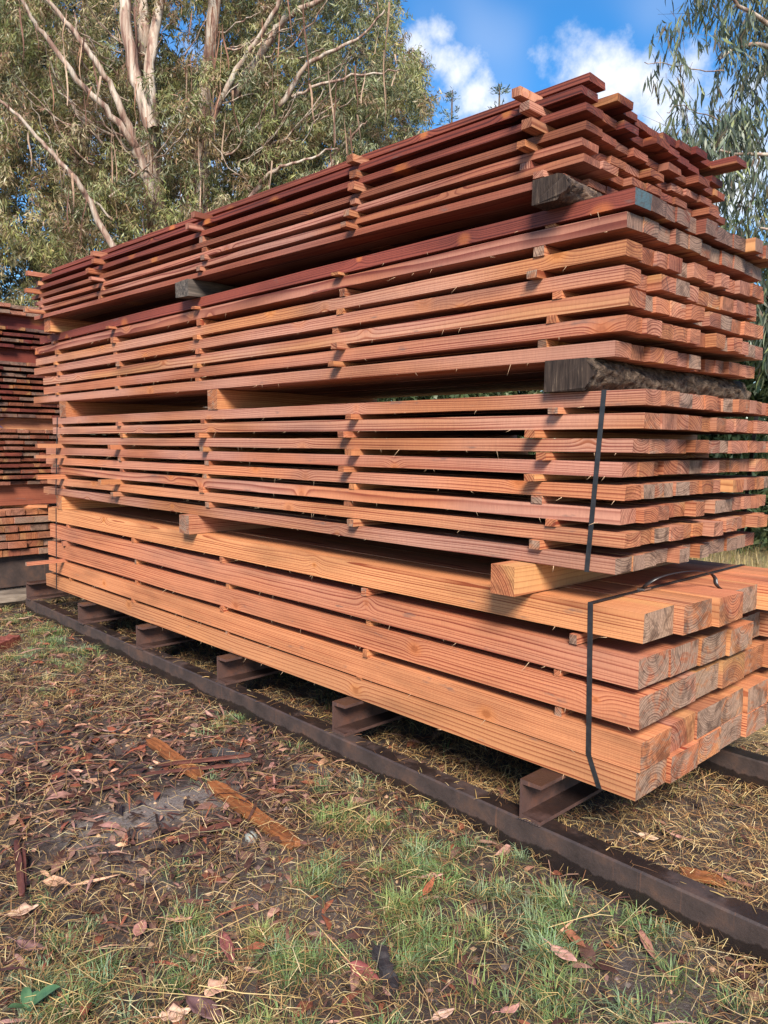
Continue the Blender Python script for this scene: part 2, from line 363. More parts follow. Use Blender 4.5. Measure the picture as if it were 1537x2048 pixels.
# ------------------------------------------------------------------ object helpers
def link(o, parent=None):
    COL.objects.link(o)
    if parent: o.parent = parent
    return o
def tag(o, label=None, cat=None, group=None, kind=None):
    if label: o['label'] = label
    if cat: o['category'] = cat
    if group: o['group'] = group
    if kind: o['kind'] = kind
    return o
def empty(name, loc=(0, 0, 0)):
    o = bpy.data.objects.new(name, None); o.location = loc; o.empty_display_size = 0.2
    return link(o)
def mesh_obj(name, verts, faces, mat, parent=None, smooth=False, loc=(0, 0, 0), rot=(0, 0, 0)):
    me = bpy.data.meshes.new(name); me.from_pydata([tuple(v) for v in verts], [], faces); me.update()
    me.materials.append(mat)
    if smooth: me.polygons.foreach_set('use_smooth', [True]*len(me.polygons))
    o = bpy.data.objects.new(name, me); o.location = loc; o.rotation_euler = rot
    link(o)
    if parent:
        o.parent = parent
        o.location = Vector(loc) - parent.location if parent.parent is None else Vector(loc)
    return o
def tri_obj(name, verts, tris, mat, cols=None, parent=None, smooth=False, loc=(0, 0, 0)):
    """numpy verts (n,3), tris (m,3), cols (n,3) -> mesh object"""
    verts = np.asarray(verts, np.float32); tris = np.asarray(tris, np.int32)
    me = bpy.data.meshes.new(name)
    me.vertices.add(len(verts)); me.vertices.foreach_set('co', verts.ravel())
    me.loops.add(len(tris)*3); me.loops.foreach_set('vertex_index', tris.ravel())
    me.polygons.add(len(tris)); me.polygons.foreach_set('loop_start', np.arange(0, len(tris)*3, 3, dtype=np.int32))
    me.update(calc_edges=True)
    if cols is not None:
        a = me.color_attributes.new('Col', 'FLOAT_COLOR', 'POINT')
        c = np.ones((len(verts), 4), np.float32); c[:, :3] = cols; a.data.foreach_set('color', c.ravel())
    if smooth: me.polygons.foreach_set('use_smooth', np.ones(len(tris), bool))
    me.materials.append(mat)
    o = bpy.data.objects.new(name, me); o.location = loc; link(o)
    if parent: o.parent = parent; o.location = Vector(loc) - parent.location
    return o

def smooth_path(pts, k=4, wob=0.0, r=None):
    pts = np.array(pts, float); out = []
    for i in range(len(pts)-1):
        p0, p1, p2, p3 = pts[max(i-1, 0)], pts[i], pts[i+1], pts[min(i+2, len(pts)-1)]
        for j in range(k):
            t = j/k
            q = 0.5*((2*p1)+(-p0+p2)*t+(2*p0-5*p1+4*p2-p3)*t*t+(-p0+3*p1-3*p2+p3)*t**3)
            if wob and r is not None: q = q + r.normal(0, wob, 3)
            out.append(q)
    out.append(pts[-1]); return np.array(out)
def beam_verts(L, W, H, n, jit=0.0008, bow=(0, 0), r=random):
    """a sawn stick along local X, n stations, slightly uneven edges"""
    vs, fs = [], []
    for i in range(n):
        t = i/(n-1); x = -L/2 + L*t
        by, bz = bow[0]*4*t*(1-t), bow[1]*4*t*(1-t)
        for (sy, sz) in ((-1, -1), (1, -1), (1, 1), (-1, 1)):
            vs.append((x + (r.uniform(-.002, .002) if i in (0, n-1) else 0), sy*W/2 + by + r.uniform(-jit, jit), sz*H/2 + bz + r.uniform(-jit, jit)))
    for i in range(n-1):
        a = i*4
        for j in range(4):
            fs.append((a+j, a+4+j, a+4+(j+1) % 4, a+(j+1) % 4))
    fs.append((0, 1, 2, 3)); e = (n-1)*4; fs.append((e+3, e+2, e+1, e))
    return vs, [tuple(reversed(f)) for f in fs]

def stick(name, parent, p0, p1, W, H, n=2, color=(0.2, 0.3, 0, 0.25), mat='wood', jit=0.0008, bow=(0, 0)):
    """beam between the centres of its two end faces"""
    p0, p1 = Vector(p0), Vector(p1); d = p1 - p0
    vs, fs = beam_verts(d.length, W, H, n, jit, bow)
    yaw = math.atan2(d.y, d.x); pit = -math.asin(d.z/d.length)
    o = mesh_obj(name, vs, fs, MAT[mat], parent, loc=(p0+p1)/2, rot=(0, pit, yaw))
    o.color = color
    return o

# ------------------------------------------------------------------ ground
def gz(x, y):
    x, y = np.asarray(x, float), np.asarray(y, float)
    h = 0.012*np.sin(1.7*x+0.6*y+1.0)*np.sin(1.3*y-0.5*x) + 0.006*np.sin(5.1*x+2.2*y)*np.sin(4.3*y-1.7*x+2) + 0.003*np.sin(13*x+3*y)*np.sin(11*y-4*x)
    return h
def build_ground():
    xs = np.concatenate([[-260, -120, -60, -30, -18], np.arange(-11, 2.01, 0.07), [4, 8, 16, 40, 120, 260]])
    ys = np.concatenate([[-260, -120, -50, -20, -8, -3], np.arange(-0.6, 5.01, 0.07), [7, 10, 16, 30, 60, 120, 260]])
    X, Y = np.meshgrid(xs, ys, indexing='ij')
    Z = gz(X, Y)
    v = np.stack([X, Y, Z], -1).reshape(-1, 3)
    ny = len(ys); i, j = np.meshgrid(np.arange(len(xs)-1), np.arange(ny-1), indexing='ij')
    a = (i*ny+j).ravel(); t = np.concatenate([np.stack([a, a+ny, a+ny+1], -1), np.stack([a, a+ny+1, a+1], -1)])
    o = tri_obj('ground', v, t, MAT['ground'], smooth=True); tag(o, kind='structure')
build_ground()

# ------------------------------------------------------------------ steel skid
def channel_mesh(L, H, F, tw=0.009, tf=0.013):
    """C channel along local Y, web on -X, flanges towards +X, base at z=0"""
    prof = [(0, 0), (F, 0), (F, tf), (tw, tf+0.004), (tw, H-tf-0.004), (F, H-tf), (F, H), (0, H)]
    vs, fs = [], []
    n = len(prof)
    for yy in (0, L):
        for (a, b2) in prof: vs.append((a, yy, b2))
    for i in range(n):
        fs.append((i, (i+1) % n, n+(i+1) % n, n+i))
    for off, rev in ((0, True), (n, False)):
        for q in ((0, 1, 2, 3), (0, 3, 4, 7), (7, 4, 5, 6)):
            f = tuple(off+a for a in q); fs.append(f if not rev else tuple(reversed(f)))
    return vs, fs
def box_mesh(x0, x1, y0, y1, z0, z1):
    v = [(x0, y0, z0), (x1, y0, z0), (x1, y1, z0), (x0, y1, z0), (x0, y0, z1), (x1, y0, z1), (x1, y1, z1), (x0, y1, z1)]
    f = [(0, 3, 2, 1), (4, 5, 6, 7), (0, 1, 5, 4), (1, 2, 6, 5), (2, 3, 7, 6), (3, 0, 4, 7)]
    return v, f
def bevel(o, w=0.004, seg=2):
    import bmesh
    bm = bmesh.new(); bm.from_mesh(o.data)
    bmesh.ops.bevel(bm, geom=list(bm.edges), offset=w, segments=seg, affect='EDGES', profile=0.5)
    bm.to_mesh(o.data); bm.free()
RUN_TOP, SKID_TOP = 0.127, 0.267
def build_skid():
    root = empty('steel_skid', (-3.6, 2.7, 0)); tag(root, 'rusty brown steel skid with long runners under the main timber stack', 'skid')
    # front runner is not quite parallel to the stack
    x0, x1 = -6.42, 0.55
    for (ya, yb, nm) in ((2.195, 2.078, 'runner'), (3.30, 3.20, 'runner')):
        vs, fs = [], []
        n = 9
        for i in range(n):
            t = i/(n-1); xx = x0+(x1-x0)*t; y0 = ya+(yb-ya)*t
            for (dy, zz) in ((0, -0.05), (0.082, -0.05), (0.082, RUN_TOP-0.006), (0.076, RUN_TOP), (0.006, RUN_TOP), (0, RUN_TOP-0.006)):
                vs.append((xx, y0+dy, zz))
        for i in range(n-1):
            for j in range(6):
                fs.append((i*6+j, i*6+6+j, i*6+6+(j+1) % 6, i*6+(j+1) % 6)[::-1])
        fs.append(tuple(range(6))); fs.append(tuple((n-1)*6+j for j in range(6))[::-1])
        mesh_obj(nm, vs, fs, MAT['steel'], root)
    for i, (cx, cy) in enumerate(((-1.515, 2.112), (-2.552, 2.15), (-3.508, 2.158), (-4.435, 2.16), (-5.32, 2.166), (-6.385, 2.19))):
        vs, fs = channel_mesh(1.22, SKID_TOP-RUN_TOP-0.002, 0.085)
        o = mesh_obj('cross_beam', vs, fs, MAT['steel_red'], root, loc=(cx, cy, RUN_TOP+0.001))
        wv, wf = [], []
        rr = random.Random(i)
        for q in range(8):
            cxx = 0.004+0.078*q/7; b0 = len(wv)
            for (ax, ay, az) in ((-1, 0, 0), (0, -1, 0), (1, 0, 0), (0, 1, 0), (0, 0, 1)):
                wv.append((cxx+ax*.0065, -.001+ay*.006, az*.006*rr.uniform(.7, 1.3)))
            wf += [(b0, b0+1, b0+4), (b0+1, b0+2, b0+4), (b0+2, b0+3, b0+4), (b0+3, b0, b0+4)]
        wb = mesh_obj('weld_bead', wv, wf, MAT['steel'], None, True); wb.parent = o
build_skid()

# ------------------------------------------------------------------ the main stack: four packs of sawn timber
ZO = CAM_H
YF = 2.245                                  # front plane of the stack
# near end (x, z top, z bottom) and far end (x, z top, z bottom) of each front plank, heights from the camera's level
PK = {
 'A': dict(near=[(-1.445, 1.197, 1.173), (-1.444, 1.144, 1.118), (-1.426, 1.088, 1.062), (-1.424, 1.030, 1.004), (-1.437, .981, .956), (-1.431, .931, .906), (-1.50, .884, .859)],
           far=[(-5.70, 1.197, 1.173), (-5.80, 1.142, 1.117), (-5.93, 1.088, 1.063), (-5.95, 1.032, 1.007), (-5.91, .984, .959), (-5.91, .934, .909), (-5.92, .884, .859)], yfar=-0.10),
 'B': dict(near=[(-1.241, .783, .734), (-1.268, .723, .667), (-1.267, .634, .584), (-1.270, .558, .509), (-1.252, .483, .433), (-1.257, .405, .355), (-1.292, .328, .278)],
           far=[(-6.090, .759, .709), (-6.20, .689, .641), (-6.187, .606, .557), (-6.227, .535, .486), (-6.048, .456, .406), (-6.045, .385, .335), (-6.255, .320, .272)], yfar=0),
 'C': dict(near=[(-1.184, .173, .123), (-1.185, .101, .050), (-1.219, .022, -.027), (-1.254, -.054, -.102), (-1.239, -.126, -.178), (-1.253, -.204, -.254), (-1.233, -.279, -.330), (-1.264, -.363, -.415)],
           far=[(-5.89, .158, .110), (-5.886, .085, .037), (-5.793, .011, -.034), (-6.033, -.065, -.114), (-6.039, -.139, -.186), (-5.945, -.206, -.254), (-6.021, -.289, -.337), (-6.106, -.363, -.413)], yfar=0),
 'D': dict(near=[(-1.158, -.521, -.624), (-1.170, -.670, -.774), (-1.163, -.797, -.900), (-1.151, -.938, -1.037), (-1.162, -1.040, -1.132)],
           far=[(-6.027, -.517, -.615), (-5.996, -.640, -.738), (-6.047, -.779, -.879), (-6.035, -.903, -1.002), (-6.106, -1.033, -1.130)], yfar=0),
}
COLS_X = {'A': (-1.61, -2.50, -3.66, -4.86, -5.80), 'B': (-1.55, -2.62, -3.82, -4.80, -5.78), 'C': (-1.53, -2.55, -3.75, -4.77, -5.74), 'D': (-1.44, -2.47, -3.55, -4.64, -5.70)}
R1 = random.Random(11)
def tone_for(pk, row, j):
    if pk == 'A':
        base = (0.98, 0.95, 0.88, 0.72, 0.60, 0.60, 0.70)[row]
    elif pk == 'B':
        base = (0.76, 0.50, 0.42, 0.32, 0.27, 0.30, 0.42)[row]
    elif pk == 'C':
        base = (0.34, 0.30, 0.26, 0.24, 0.22, 0.26, 0.16, 0.36)[row]
    else:
        base = (0.04, 0.17, 0.13, 0.07, 0.05)[row]
    return min(1, max(0, base + R1.uniform(-0.12, 0.12) + (0.03 if j else 0)))

def edge_z(P, row, x, which):
    n, f = P['near'][row], P['far'][row]
    t = (x-n[0])/(f[0]-n[0]); return ZO + n[which]+(f[which]-n[which])*t
def front_y(P, x):
    t = (x+1.4)/(-6.0+1.4); return YF + P['yfar']*t

def build_pack(key, name, label, width, count, ragged):
    P = PK[key]
    root = empty(name, (-3.7, 2.75, ZO+P['far'][-1][2])); tag(root, label, 'timber stack')
    rows = len(P['near'])
    for i in range(rows):
        n, f = P['near'][i], P['far'][i]
        drift = 0.0
        y = 0.045 if (key == 'A' and i == 0) else 0.0
        cnt = 3 if (key == 'A' and i == 0) else count
        j = 0
        full = {'A': 1.04, 'B': 1.12, 'C': 1.2, 'D': 1.15}[key]
        while (j < cnt if (key == 'A' and i == 0) else y < full-width*0.5):
            w = width + R1.uniform(-0.004, 0.004)
            if key in 'BC' and R1.random() < 0.25 and j > 0: w = 0.075 + R1.uniform(-.002, .002)
            xn, xf = n[0], f[0]
            if j > 0:
                xn = n[0] + R1.gauss(0, ragged) + (0.0 if key != 'A' else R1.choice((-0.012, 0, 0.0, 0.018)))
                xf = f[0] + R1.gauss(0, ragged*1.3)
            if key == 'A' and i == 0:
                if j: xn = n[0]-0.5-0.2*j; y += 0.25
            if key == 'A' and i == 1:
                if j == 1: xn = n[0]+0.052; y += 0.03
                if y > 0.90: xn = n[0]+0.10
            if key == 'D' and i == 0:
                xn = n[0] + (0, 0.035, 0.06, 0.03, 0.075, 0.03, 0.02)[j]
            gap = R1.uniform(0.0003, 0.003) if R1.random() < 0.88 else R1.uniform(0.004, 0.010)
            hn, hf = n[1]-n[2], f[1]-f[2]
            dz = R1.uniform(-0.0012, 0.0012) if j else 0
            y0n = front_y(P, xn)+y; y0f = front_y(P, xf)+y
            zn = ZO+(n[1]+n[2])/2 + (n[1]-f[1])*0.0; zf = ZO+(f[1]+f[2])/2
            h = min(hn, hf)
            # vertical grain lines on the front faces come from a pith above or below
            side = R1.random()
            pith = (R1.choice((0.25, 0.75)) + R1.uniform(-0.08, 0.08)) % 1 if side < (0.72 if j else 0.9) else R1.random()
            if key == 'B' and i == 1 and j == 0: pith = 0.53
            if key == 'D' and j == 0: pith = (0.42, 0.26, 0.73, 0.30, 0.76)[i]
            sap = 0.5 if (key, i, j) in (('D', 0, 0), ('B', 4, 0)) else (R1.choice((0, 0, 0, 0.5, 0.8)) if j else 0.0)
            wth = R1.choice((0.05, 0.2, 0.35, 0.5, 0.95)) + R1.uniform(-.1, .1)
            if key == 'A': wth = 0.15+0.3*R1.random()
            if key == 'D': wth = R1.uniform(0.45, 0.95)
            if key == 'C' and i == 7: wth = R1.choice((0.95, 1.0, 0.25))
            if key == 'B' and i < 2: wth = R1.uniform(0.7, 1.0)
            blue = key == 'B' and i == 0 and j == 0
            bow = (R1.uniform(-.004, .004) if j else R1.uniform(-.002, .002), R1.uniform(-.003, .003)*(0.6 if key == 'D' else 1))
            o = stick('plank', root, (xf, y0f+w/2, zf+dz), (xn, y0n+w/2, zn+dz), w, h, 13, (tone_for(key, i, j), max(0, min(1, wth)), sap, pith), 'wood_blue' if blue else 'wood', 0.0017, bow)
            if blue: o['label'] = 'plank with its end painted blue-grey'
            y += w + gap; j += 1
        P.setdefault('depth', []).append(y)
    # spacer sticks between the layers
    for i in range(rows-1):
        for ci, cx in enumerate(COLS_X[key]):
            x = cx + R1.uniform(-0.045, 0.045)
            zt, zb = edge_z(P, i, x, 2), edge_z(P, i+1, x, 1)
            g = zt-zb
            if g < 0.010: continue
            h = min(g, 0.034)-0.0012
            pr = R1.choice((-0.004, 0.004, 0.01, 0.02, 0.035, 0.05))
            if key == 'A': pr = R1.choice((0.0, 0.02, 0.045, 0.06, 0.075))
            if ci == 4: pr = R1.choice((-0.002, 0.012, 0.012))
            if key == 'D': pr = R1.choice((-0.006, -0.002, 0.004, 0.008))
            if key == 'C' and ci == 4: pr = (0.006, 0.0, 0.17, 0.20, 0.012, 0.19, 0.004)[i]
            if key == 'D' and ci == 4: pr = (-0.002, 0.02, 0.27, -0.004)[i]
            if key == 'C' and ci == 3: pr = (0.02, 0.01, 0.07, 0.01, 0.0, 0.13, 0.05)[i]
            if key == 'A' and ci == 4: pr = (0.10, 0.02, 0.09, 0.0, 0.01, 0.13)[i]
            yf = front_y(P, x)
            yb = yf + min(P['depth'][i], P['depth'][i+1]) + R1.uniform(-0.02, 0.05)
            w = R1.uniform(0.034, 0.046) if key != 'D' else R1.uniform(0.022, 0.03)
            sk = R1.uniform(-0.02, 0.02)
            stick('spacer_stick', root, (x, yf-pr, zb+h/2+0.0005), (x+sk, yb, zb+h/2+0.0005), w, h, 2,
                  (0.08+0.28*(key == 'A')+R1.uniform(-.08, .12), R1.choice((0.1, 0.3, 0.7)), R1.choice((0, .6, 1)), R1.random()))
    return root
pack_a = build_pack('A', 'timber_pack', 'top pack of thin dark red boards at the summit of the main stack', 0.102, 10, 0.014)
pack_b = build_pack('B', 'timber_pack', 'second pack from the top, reddish planks under the thin dark boards', 0.100, 11, 0.013)
pack_c = build_pack('C', 'timber_pack', 'third pack from the top, eight layers of orange planks held by a slanting strap', 0.100, 12, 0.013)
pack_d = build_pack('D', 'timber_pack', 'bottom pack of thick orange sleepers resting on the steel skid', 0.205, 6, 0.018)

# ------------------------------------------------------------------ straps round the two lower packs
def strap_loop(parent, xtop, xbot, y0, y1, zt, zb, w=0.017, th=0.0022, kink=None):
    """closed band running over top, front, underside and back"""
    pts = []
    def seg(a, b2, n):
        for i in range(n): pts.append(tuple(a[q]+(b2[q]-a[q])*i/n for q in range(3)))
    e = 0.0025
    c = [(xtop, y0-e, zt+e), (xbot, y0-e, zb-e), (xbot, y1+e, zb-e), (xtop, y1+e, zt+e)]
    if kink: c.insert(1, (kink[0], y0-e, kink[1]))
    for a in range(len(c)): seg(c[a], c[(a+1) % len(c)], 8)
    vs, fs = [], []
    n = len(pts)
    for i, p in enumerate(pts):
        for s in (-1, 1): vs.append((p[0]+s*w/2, p[1], p[2]))
    for i in range(n):
        j = (i+1) % n; fs.append((2*i, 2*i+1, 2*j+1, 2*j))
    o = mesh_obj('strap', vs, fs, MAT['strap'], parent)
    sm = o.modifiers.new('thick', 'SOLIDIFY'); sm.thickness = th; sm.offset = 1
    return o
yb_c = YF + max(PK['C']['depth']); yb_d = YF + PK['D']['depth'][1]
strap_loop(pack_c, -1.325, -1.366, YF, yb_c, ZO+.172, ZO-.416)
strap_loop(pack_c, -5.795, -5.862, YF, yb_c, ZO+.158, ZO-.413, 0.014)
strap_loop(pack_d, -5.865, -5.90, YF, yb_d, ZO-.517, ZO-1.131, 0.014)
def ribbon(name, pts, w, mat, parent=None, wd=(1, 0, 0), th=0.001):
    vs, fs = [], []
    wd = Vector(wd)
    for p in pts:
        p = Vector(p); vs += [tuple(p-wd*w/2), tuple(p+wd*w/2)]
    for i in range(len(pts)-1): fs.append((2*i, 2*i+1, 2*i+3, 2*i+2))
    o = mesh_obj(name, vs, fs, mat, parent, True)
    sm = o.modifiers.new('thick', 'SOLIDIFY'); sm.thickness = th; sm.offset = 0
    return o
# near strap of the sleepers: down the front it slants off under the lowest sleeper; over the top it lies across
zt = ZO-.5215
st = strap_loop(pack_d, -1.348, -1.292, YF, yb_d, zt+0.001, ZO-1.132, 0.019, kink=(-1.336, ZO-1.03))
sl = mesh_obj('seal', *box_mesh(-0.015, 0.015, -0.024, 0.024, 0, 0.006), MAT['seal'], None, loc=(-1.347, 2.60, zt+0.003))
sl.parent = st; sl.location = Vector((-1.347, 2.60, zt+0.003))
tail = [(-1.345, 2.60, zt+.008), (-1.335, 2.575, zt+.012), (-1.318, 2.565, zt+.030), (-1.295, 2.585, zt+.052), (-1.268, 2.64, zt+.066), (-1.245, 2.71, zt+.070), (-1.225, 2.78, zt+.066),
        (-1.208, 2.835, zt+.052), (-1.198, 2.85, zt+.034), (-1.193, 2.845, zt+.018), (-1.186, 2.85, zt+.005), (-1.178, 2.865, zt-.006)]
tail = [tuple(p) for p in smooth_path(tail, 4)]
tl = ribbon('strap_tail', tail, 0.017, MAT['strap'], None); tl.parent = st

# ------------------------------------------------------------------ bearers between the packs
def bearer(label, x0, x1, y0, y1, z0, z1, color=None, mat='wood', n=9, jit=0.002, name='timber_bearer'):
    o = stick(name, None, ((x0+x1)/2, y0, (z0+z1)/2), ((x0+x1)/2, y1, (z0+z1)/2), abs(x1-x0), z1-z0-0.002, n, color or (0.05, 0.4, 0.6, 0.3), mat, jit)
    return tag(o, label, 'bearer', 'bearers between the packs')
def slab(label, x0, x1, y0, y1, z0, z1, mat_saw, mat_bark, seed):
    """slabbed log: sawn front end and left face, lumpy bark on the right-hand face"""
    r = random.Random(seed)
    n, mseg = 90, 12
    vs, fs, mi = [], [], []
    H = z1-z0
    for i in range(n):
        t = i/(n-1); y = y0+(y1-y0)*t
        prof = [(x0, z1), (x0, z0)]
        for q in range(mseg):
            a = q/(mseg-1)
            bul = 0.035*math.sin(math.pi*a)
            lump = r.uniform(-.008, .008)*(0.3+abs(math.sin(23*y+7*a)))+0.010*math.sin(9*y+3*a+seed)+.006*math.sin(31*y+5*a)*math.sin(17*a+8*y)
            prof.append((x1-0.03+bul+lump, z0+H*a))
        for (px, pz) in prof: vs.append((px, y+r.uniform(-.004, .004), pz))
    m = mseg+2
    for i in range(n-1):
        for j in range(m):
            fs.append((i*m+j, i*m+m+j, i*m+m+(j+1) % m, i*m+(j+1) % m)); mi.append(1 if 2 <= j < m-1 else 0)
    fs.append(tuple(range(m))[::-1]); mi.append(0)
    fs.append(tuple((n-1)*m+j for j in range(m))); mi.append(0)
    fs = [tuple(reversed(f)) for f in fs]
    cx, cy, cz = (x0+x1)/2, (y0+y1)/2, (z0+z1)/2
    me = bpy.data.meshes.new('bark_slab_bearer'); me.from_pydata([(a-cx, b2-cy, c2-cz) for a, b2, c2 in vs], [], fs); me.update()
    me.materials.append(MAT[mat_saw]); me.materials.append(MAT[mat_bark])
    me.polygons.foreach_set('material_index', mi); me.polygons.foreach_set('use_smooth', [bool(q) for q in mi]); me.update()
    o = bpy.data.objects.new('bark_slab_bearer', me); o.location = (cx, cy, cz); link(o)
    return tag(o, label, 'bearer', 'bearers between the packs')
zA = ZO+.859
slab('dark block with flaking bark under the near end of the top pack', -1.567, -1.442, 2.165, 3.28, ZO+.777, zA-0.001, 'darkend', 'darkbark', 5)
bearer('grey splintered bearer under the middle of the top pack', -3.90, -3.77, 2.165, 3.2, ZO+.771, zA, mat='oldwood', jit=0.008)
bearer('yellowish bearer under the far end of the top pack', -5.80, -5.69, 2.17, 3.2, ZO+.762, zA, (0.06, 0.5, 0.9, 0.2))
slab('mottled bark slab bearer between the second and third packs at the near end', -1.535, -1.345, 2.215, 3.46, ZO+.1735, ZO+.2775, 'darkend', 'barkslab', 9)
bearer('square orange bearer in the middle between the second and third packs', -3.705, -3.61, 2.238, 3.4, ZO+.167, ZO+.274, (0.08, 0.5, 0.2, 0.2))
bearer('square orange bearer at the far end between the second and third packs', -5.735, -5.625, 2.238, 3.4, ZO+.1585, ZO+.272, (0.08, 0.6, 0.2, 0.7))
bearer('pale yellow bearer jutting out near the strap on top of the sleepers', -1.675, -1.575, 2.13, 3.3, ZO-.521, ZO-.416, (0.0, 0.2, 1.0, 0.9), jit=0.001)
bearer('red ended bearer jutting out of the middle above the sleepers', -3.94, -3.835, 2.19, 3.3, ZO-.519, ZO-.415, (0.22, 0.7, 0.2, 0.3), jit=0.001)
bearer('square orange bearer at the far end above the sleepers', -5.84, -5.74, 2.238, 3.3, ZO-.517, ZO-.4135, (0.08, 0.5, 0.4, 0.1))

# ------------------------------------------------------------------ fine splinters along the sawn edges
def build_splinters():
    V, T, C = [], [], []
    for key, root in (('B', pack_b), ('C', pack_c), ('D', pack_d)):
        V, T, C = [], [], []
        P = PK[key]
        for i in range(len(P['near'])):
            for q in range(16):
                x = random.uniform(P['far'][i][0]+.05, P['near'][i][0]-.03)
                zb = edge_z(P, i, x, 2); y = YF-0.001
                L = random.uniform(0.008, 0.028) if random.random() < .85 else random.uniform(.03, .05)
                a = random.uniform(-1.1, 1.1)
                d = np.array([math.sin(a), -random.uniform(.1, .6), -math.cos(a)*random.choice((1, 1, .2))]); d /= np.linalg.norm(d)
                s = np.array([math.cos(a), 0, math.sin(a)])*0.0011
                p = np.array([x, y, zb+0.001]); b0 = len(V)
                V += [p-s, p+s, p+d*L]; T.append((b0, b0+1, b0+2)); C += [(0.55, 0.36, 0.22)]*3
        o = tri_obj('splinters', V, T, MAT['straw'], np.array(C), root); tag(o, kind='stuff')
build_splinters()

# ------------------------------------------------------------------ the other stack, end-on at the far left
def far_stack():  # the shade on this stack is put into its deepened board and bearer tones
    XE = -7.05
    def pack(label, ztop, rows, pitch, th, bw, tone, seed, y0=1.70, y1=2.98):
        r = random.Random(seed)
        root = empty('timber_pack', (XE-2.4, 2.3, ztop-rows*pitch)); tag(root, label, 'timber stack')
        for i in range(rows):
            y = y0 + r.uniform(-.03, .03); zc = ztop - i*pitch - th/2
            while y < y1:
                w = bw*r.choice((1, 1, 0.97, 0.72)); xe = XE+r.gauss(0, 0.014)
                stick('plank', root, (xe-4.7, y+w/2, zc), (xe, y+w/2, zc+r.uniform(-.002, .002)), w, th, 3,
                      (min(1, max(0, tone+r.uniform(-.22, .2))), r.choice((0.1, .3, .5, .85)), r.choice((0, 0, .8)), r.random()), 'wood', 0.0008)
                y += w + r.uniform(0.001, 0.008)
            if i < rows-1:
                for dx in (0.35, 1.7, 3.1, 4.4):
                    g = pitch-th
                    stick('spacer_stick', root, (xe-dx, y0-.01, zc-th/2-g/2), (xe-dx, y1-.02, zc-th/2-g/2), 0.04, g-0.001, 2, (tone*.7, .3, .5, r.random()))
        return root
    def zpx(py): # height at the stack's end plane for a photo row (column 45)
        rr = ray(45, py); return CAM_H + rr[2]*(XE/rr[0])
    def brs(label, z0, z1, name='timber_bearer', color=(0.25, .5, .3, .3)):
        for dx in (0.12,):
            lab = label
            o = stick(name, None, (XE-dx, 1.66, (z0+z1)/2), (XE-dx, 3.0, (z0+z1)/2), 0.11, z1-z0-.003, 3, color)
            tag(o, lab, 'bearer', 'bearers of the stack at the left edge')
    z1 = zpx(610); p = 0.0505
    pack('lit capping boards on top of the stack at the left edge', z1, 2, 0.055, 0.030, 0.14, 0.35, 1)
    z2 = zpx(655); pack('dark upper pack of thin boards in the stack at the left edge', z2, 4, p, 0.026, 0.145, 0.97, 2)
    brs('dark crosswise bearer just under the uppermost pack of the left-edge stack', z1-0.085-0.10, z1-0.086, color=(1, .5, 0, .3))
    z3 = zpx(724)
    brs('dark brown bearer seen edge-on above the ten-layer pack at the left edge', z3+0.001, z2-3*p-0.027, color=(1, .5, 0, .3))
    pack('ten-layer middle pack of thin red boards in the stack at the left edge', z3, 10, p*0.985, 0.026, 0.145, 0.80, 3)
    z4 = zpx(859)
    b0 = z3-9*p*0.985-0.027
    brs('bright orange bearer with a blue chalk arc in the left-edge stack', z4+0.001, b0, color=(.42, .3, .3, .3))
    # blue chalk arc drawn on the first of them
    vs, fs = [], []
    zc = (z4+b0)/2
    for i in range(11):
        a = math.pi*0.5 + math.pi*0.9*i/10
        for rr in (0.036, 0.043): vs.append((XE-0.12+0.0575, 2.30+rr*math.cos(a)*1.1, zc+rr*math.sin(a)))
    for i in range(10): fs.append((2*i, 2*i+2, 2*i+3, 2*i+1))
    mk, kk, bb, oo = new_mat('blue_chalk'); kk.put(bb.inputs['Base Color'], kk.ramp(kk.noise(kk.new('ShaderNodeTexCoord').outputs['Object'], 90, 3), [(.3, (0.06, 0.05, 0.16)), (.7, (0.12, 0.10, 0.25))]))
    arc = mesh_obj('chalk_mark', vs, fs, mk)
    for o in bpy.data.objects:
        if o.get('label', '').startswith('bright orange bearer with a blue'):
            arc.parent = o; arc.matrix_parent_inverse = (Matrix.LocRotScale(o.location, o.rotation_euler, None)).inverted()
    pack('lower pack of thin orange-red boards in the stack at the left edge', z4, 10, p*0.985, 0.027, 0.145, 0.68, 4)
    z5 = zpx(1018); b1 = z4-9*p*0.985-0.028
    brs('brown bearer above the thick boards of the left-edge stack', z5+0.030, b1, color=(.8, .5, 0, .3))
    o = stick('loose_batten', None, (XE-.5, 2.0, z5+0.016), (XE+.02, 2.62, z5+0.016), 0.045, 0.026, 3, (0.05, .3, 1, .3)); tag(o, 'pale loose batten lying on the thick boards of the left-edge stack', 'batten')
    pack('lowest pack of thick orange boards in the stack at the left edge', z5, 6, 0.071, 0.052, 0.15, 0.42, 5)
    zb = z5-5*0.071-0.053
    for q, (dx, w) in enumerate(((0.16, 0.16),)):
        v, f = box_mesh(-w/2, w/2, -0.72, 0.72, 0, zb-0.10)
        o = mesh_obj('steel_bearer', v, f, MAT['steel'], loc=(XE-dx, 2.32, 0.098)); bevel(o, .006)
        tag(o, ('dark steel bearer under the near end of the left-edge stack', 'dark steel bearer under the middle of the left-edge stack', 'dark steel bearer under the far end of the left-edge stack')[q], 'bearer', 'bearers of the stack at the left edge')
        v, f = box_mesh(-w/2-.03, w/2+.03, -0.66, 0.66, -0.03, 0.096)
        o = mesh_obj('timber_block', v, f, MAT['oldwood'], loc=(XE-dx-.05, 2.32, 0)); bevel(o, .006)
        tag(o, ('weathered foot timber under the near steel bearer of the left-edge stack', 'weathered foot timber under the middle steel bearer of the left-edge stack', 'weathered foot timber under the farthest steel bearer of the left-edge stack')[q], 'timber')
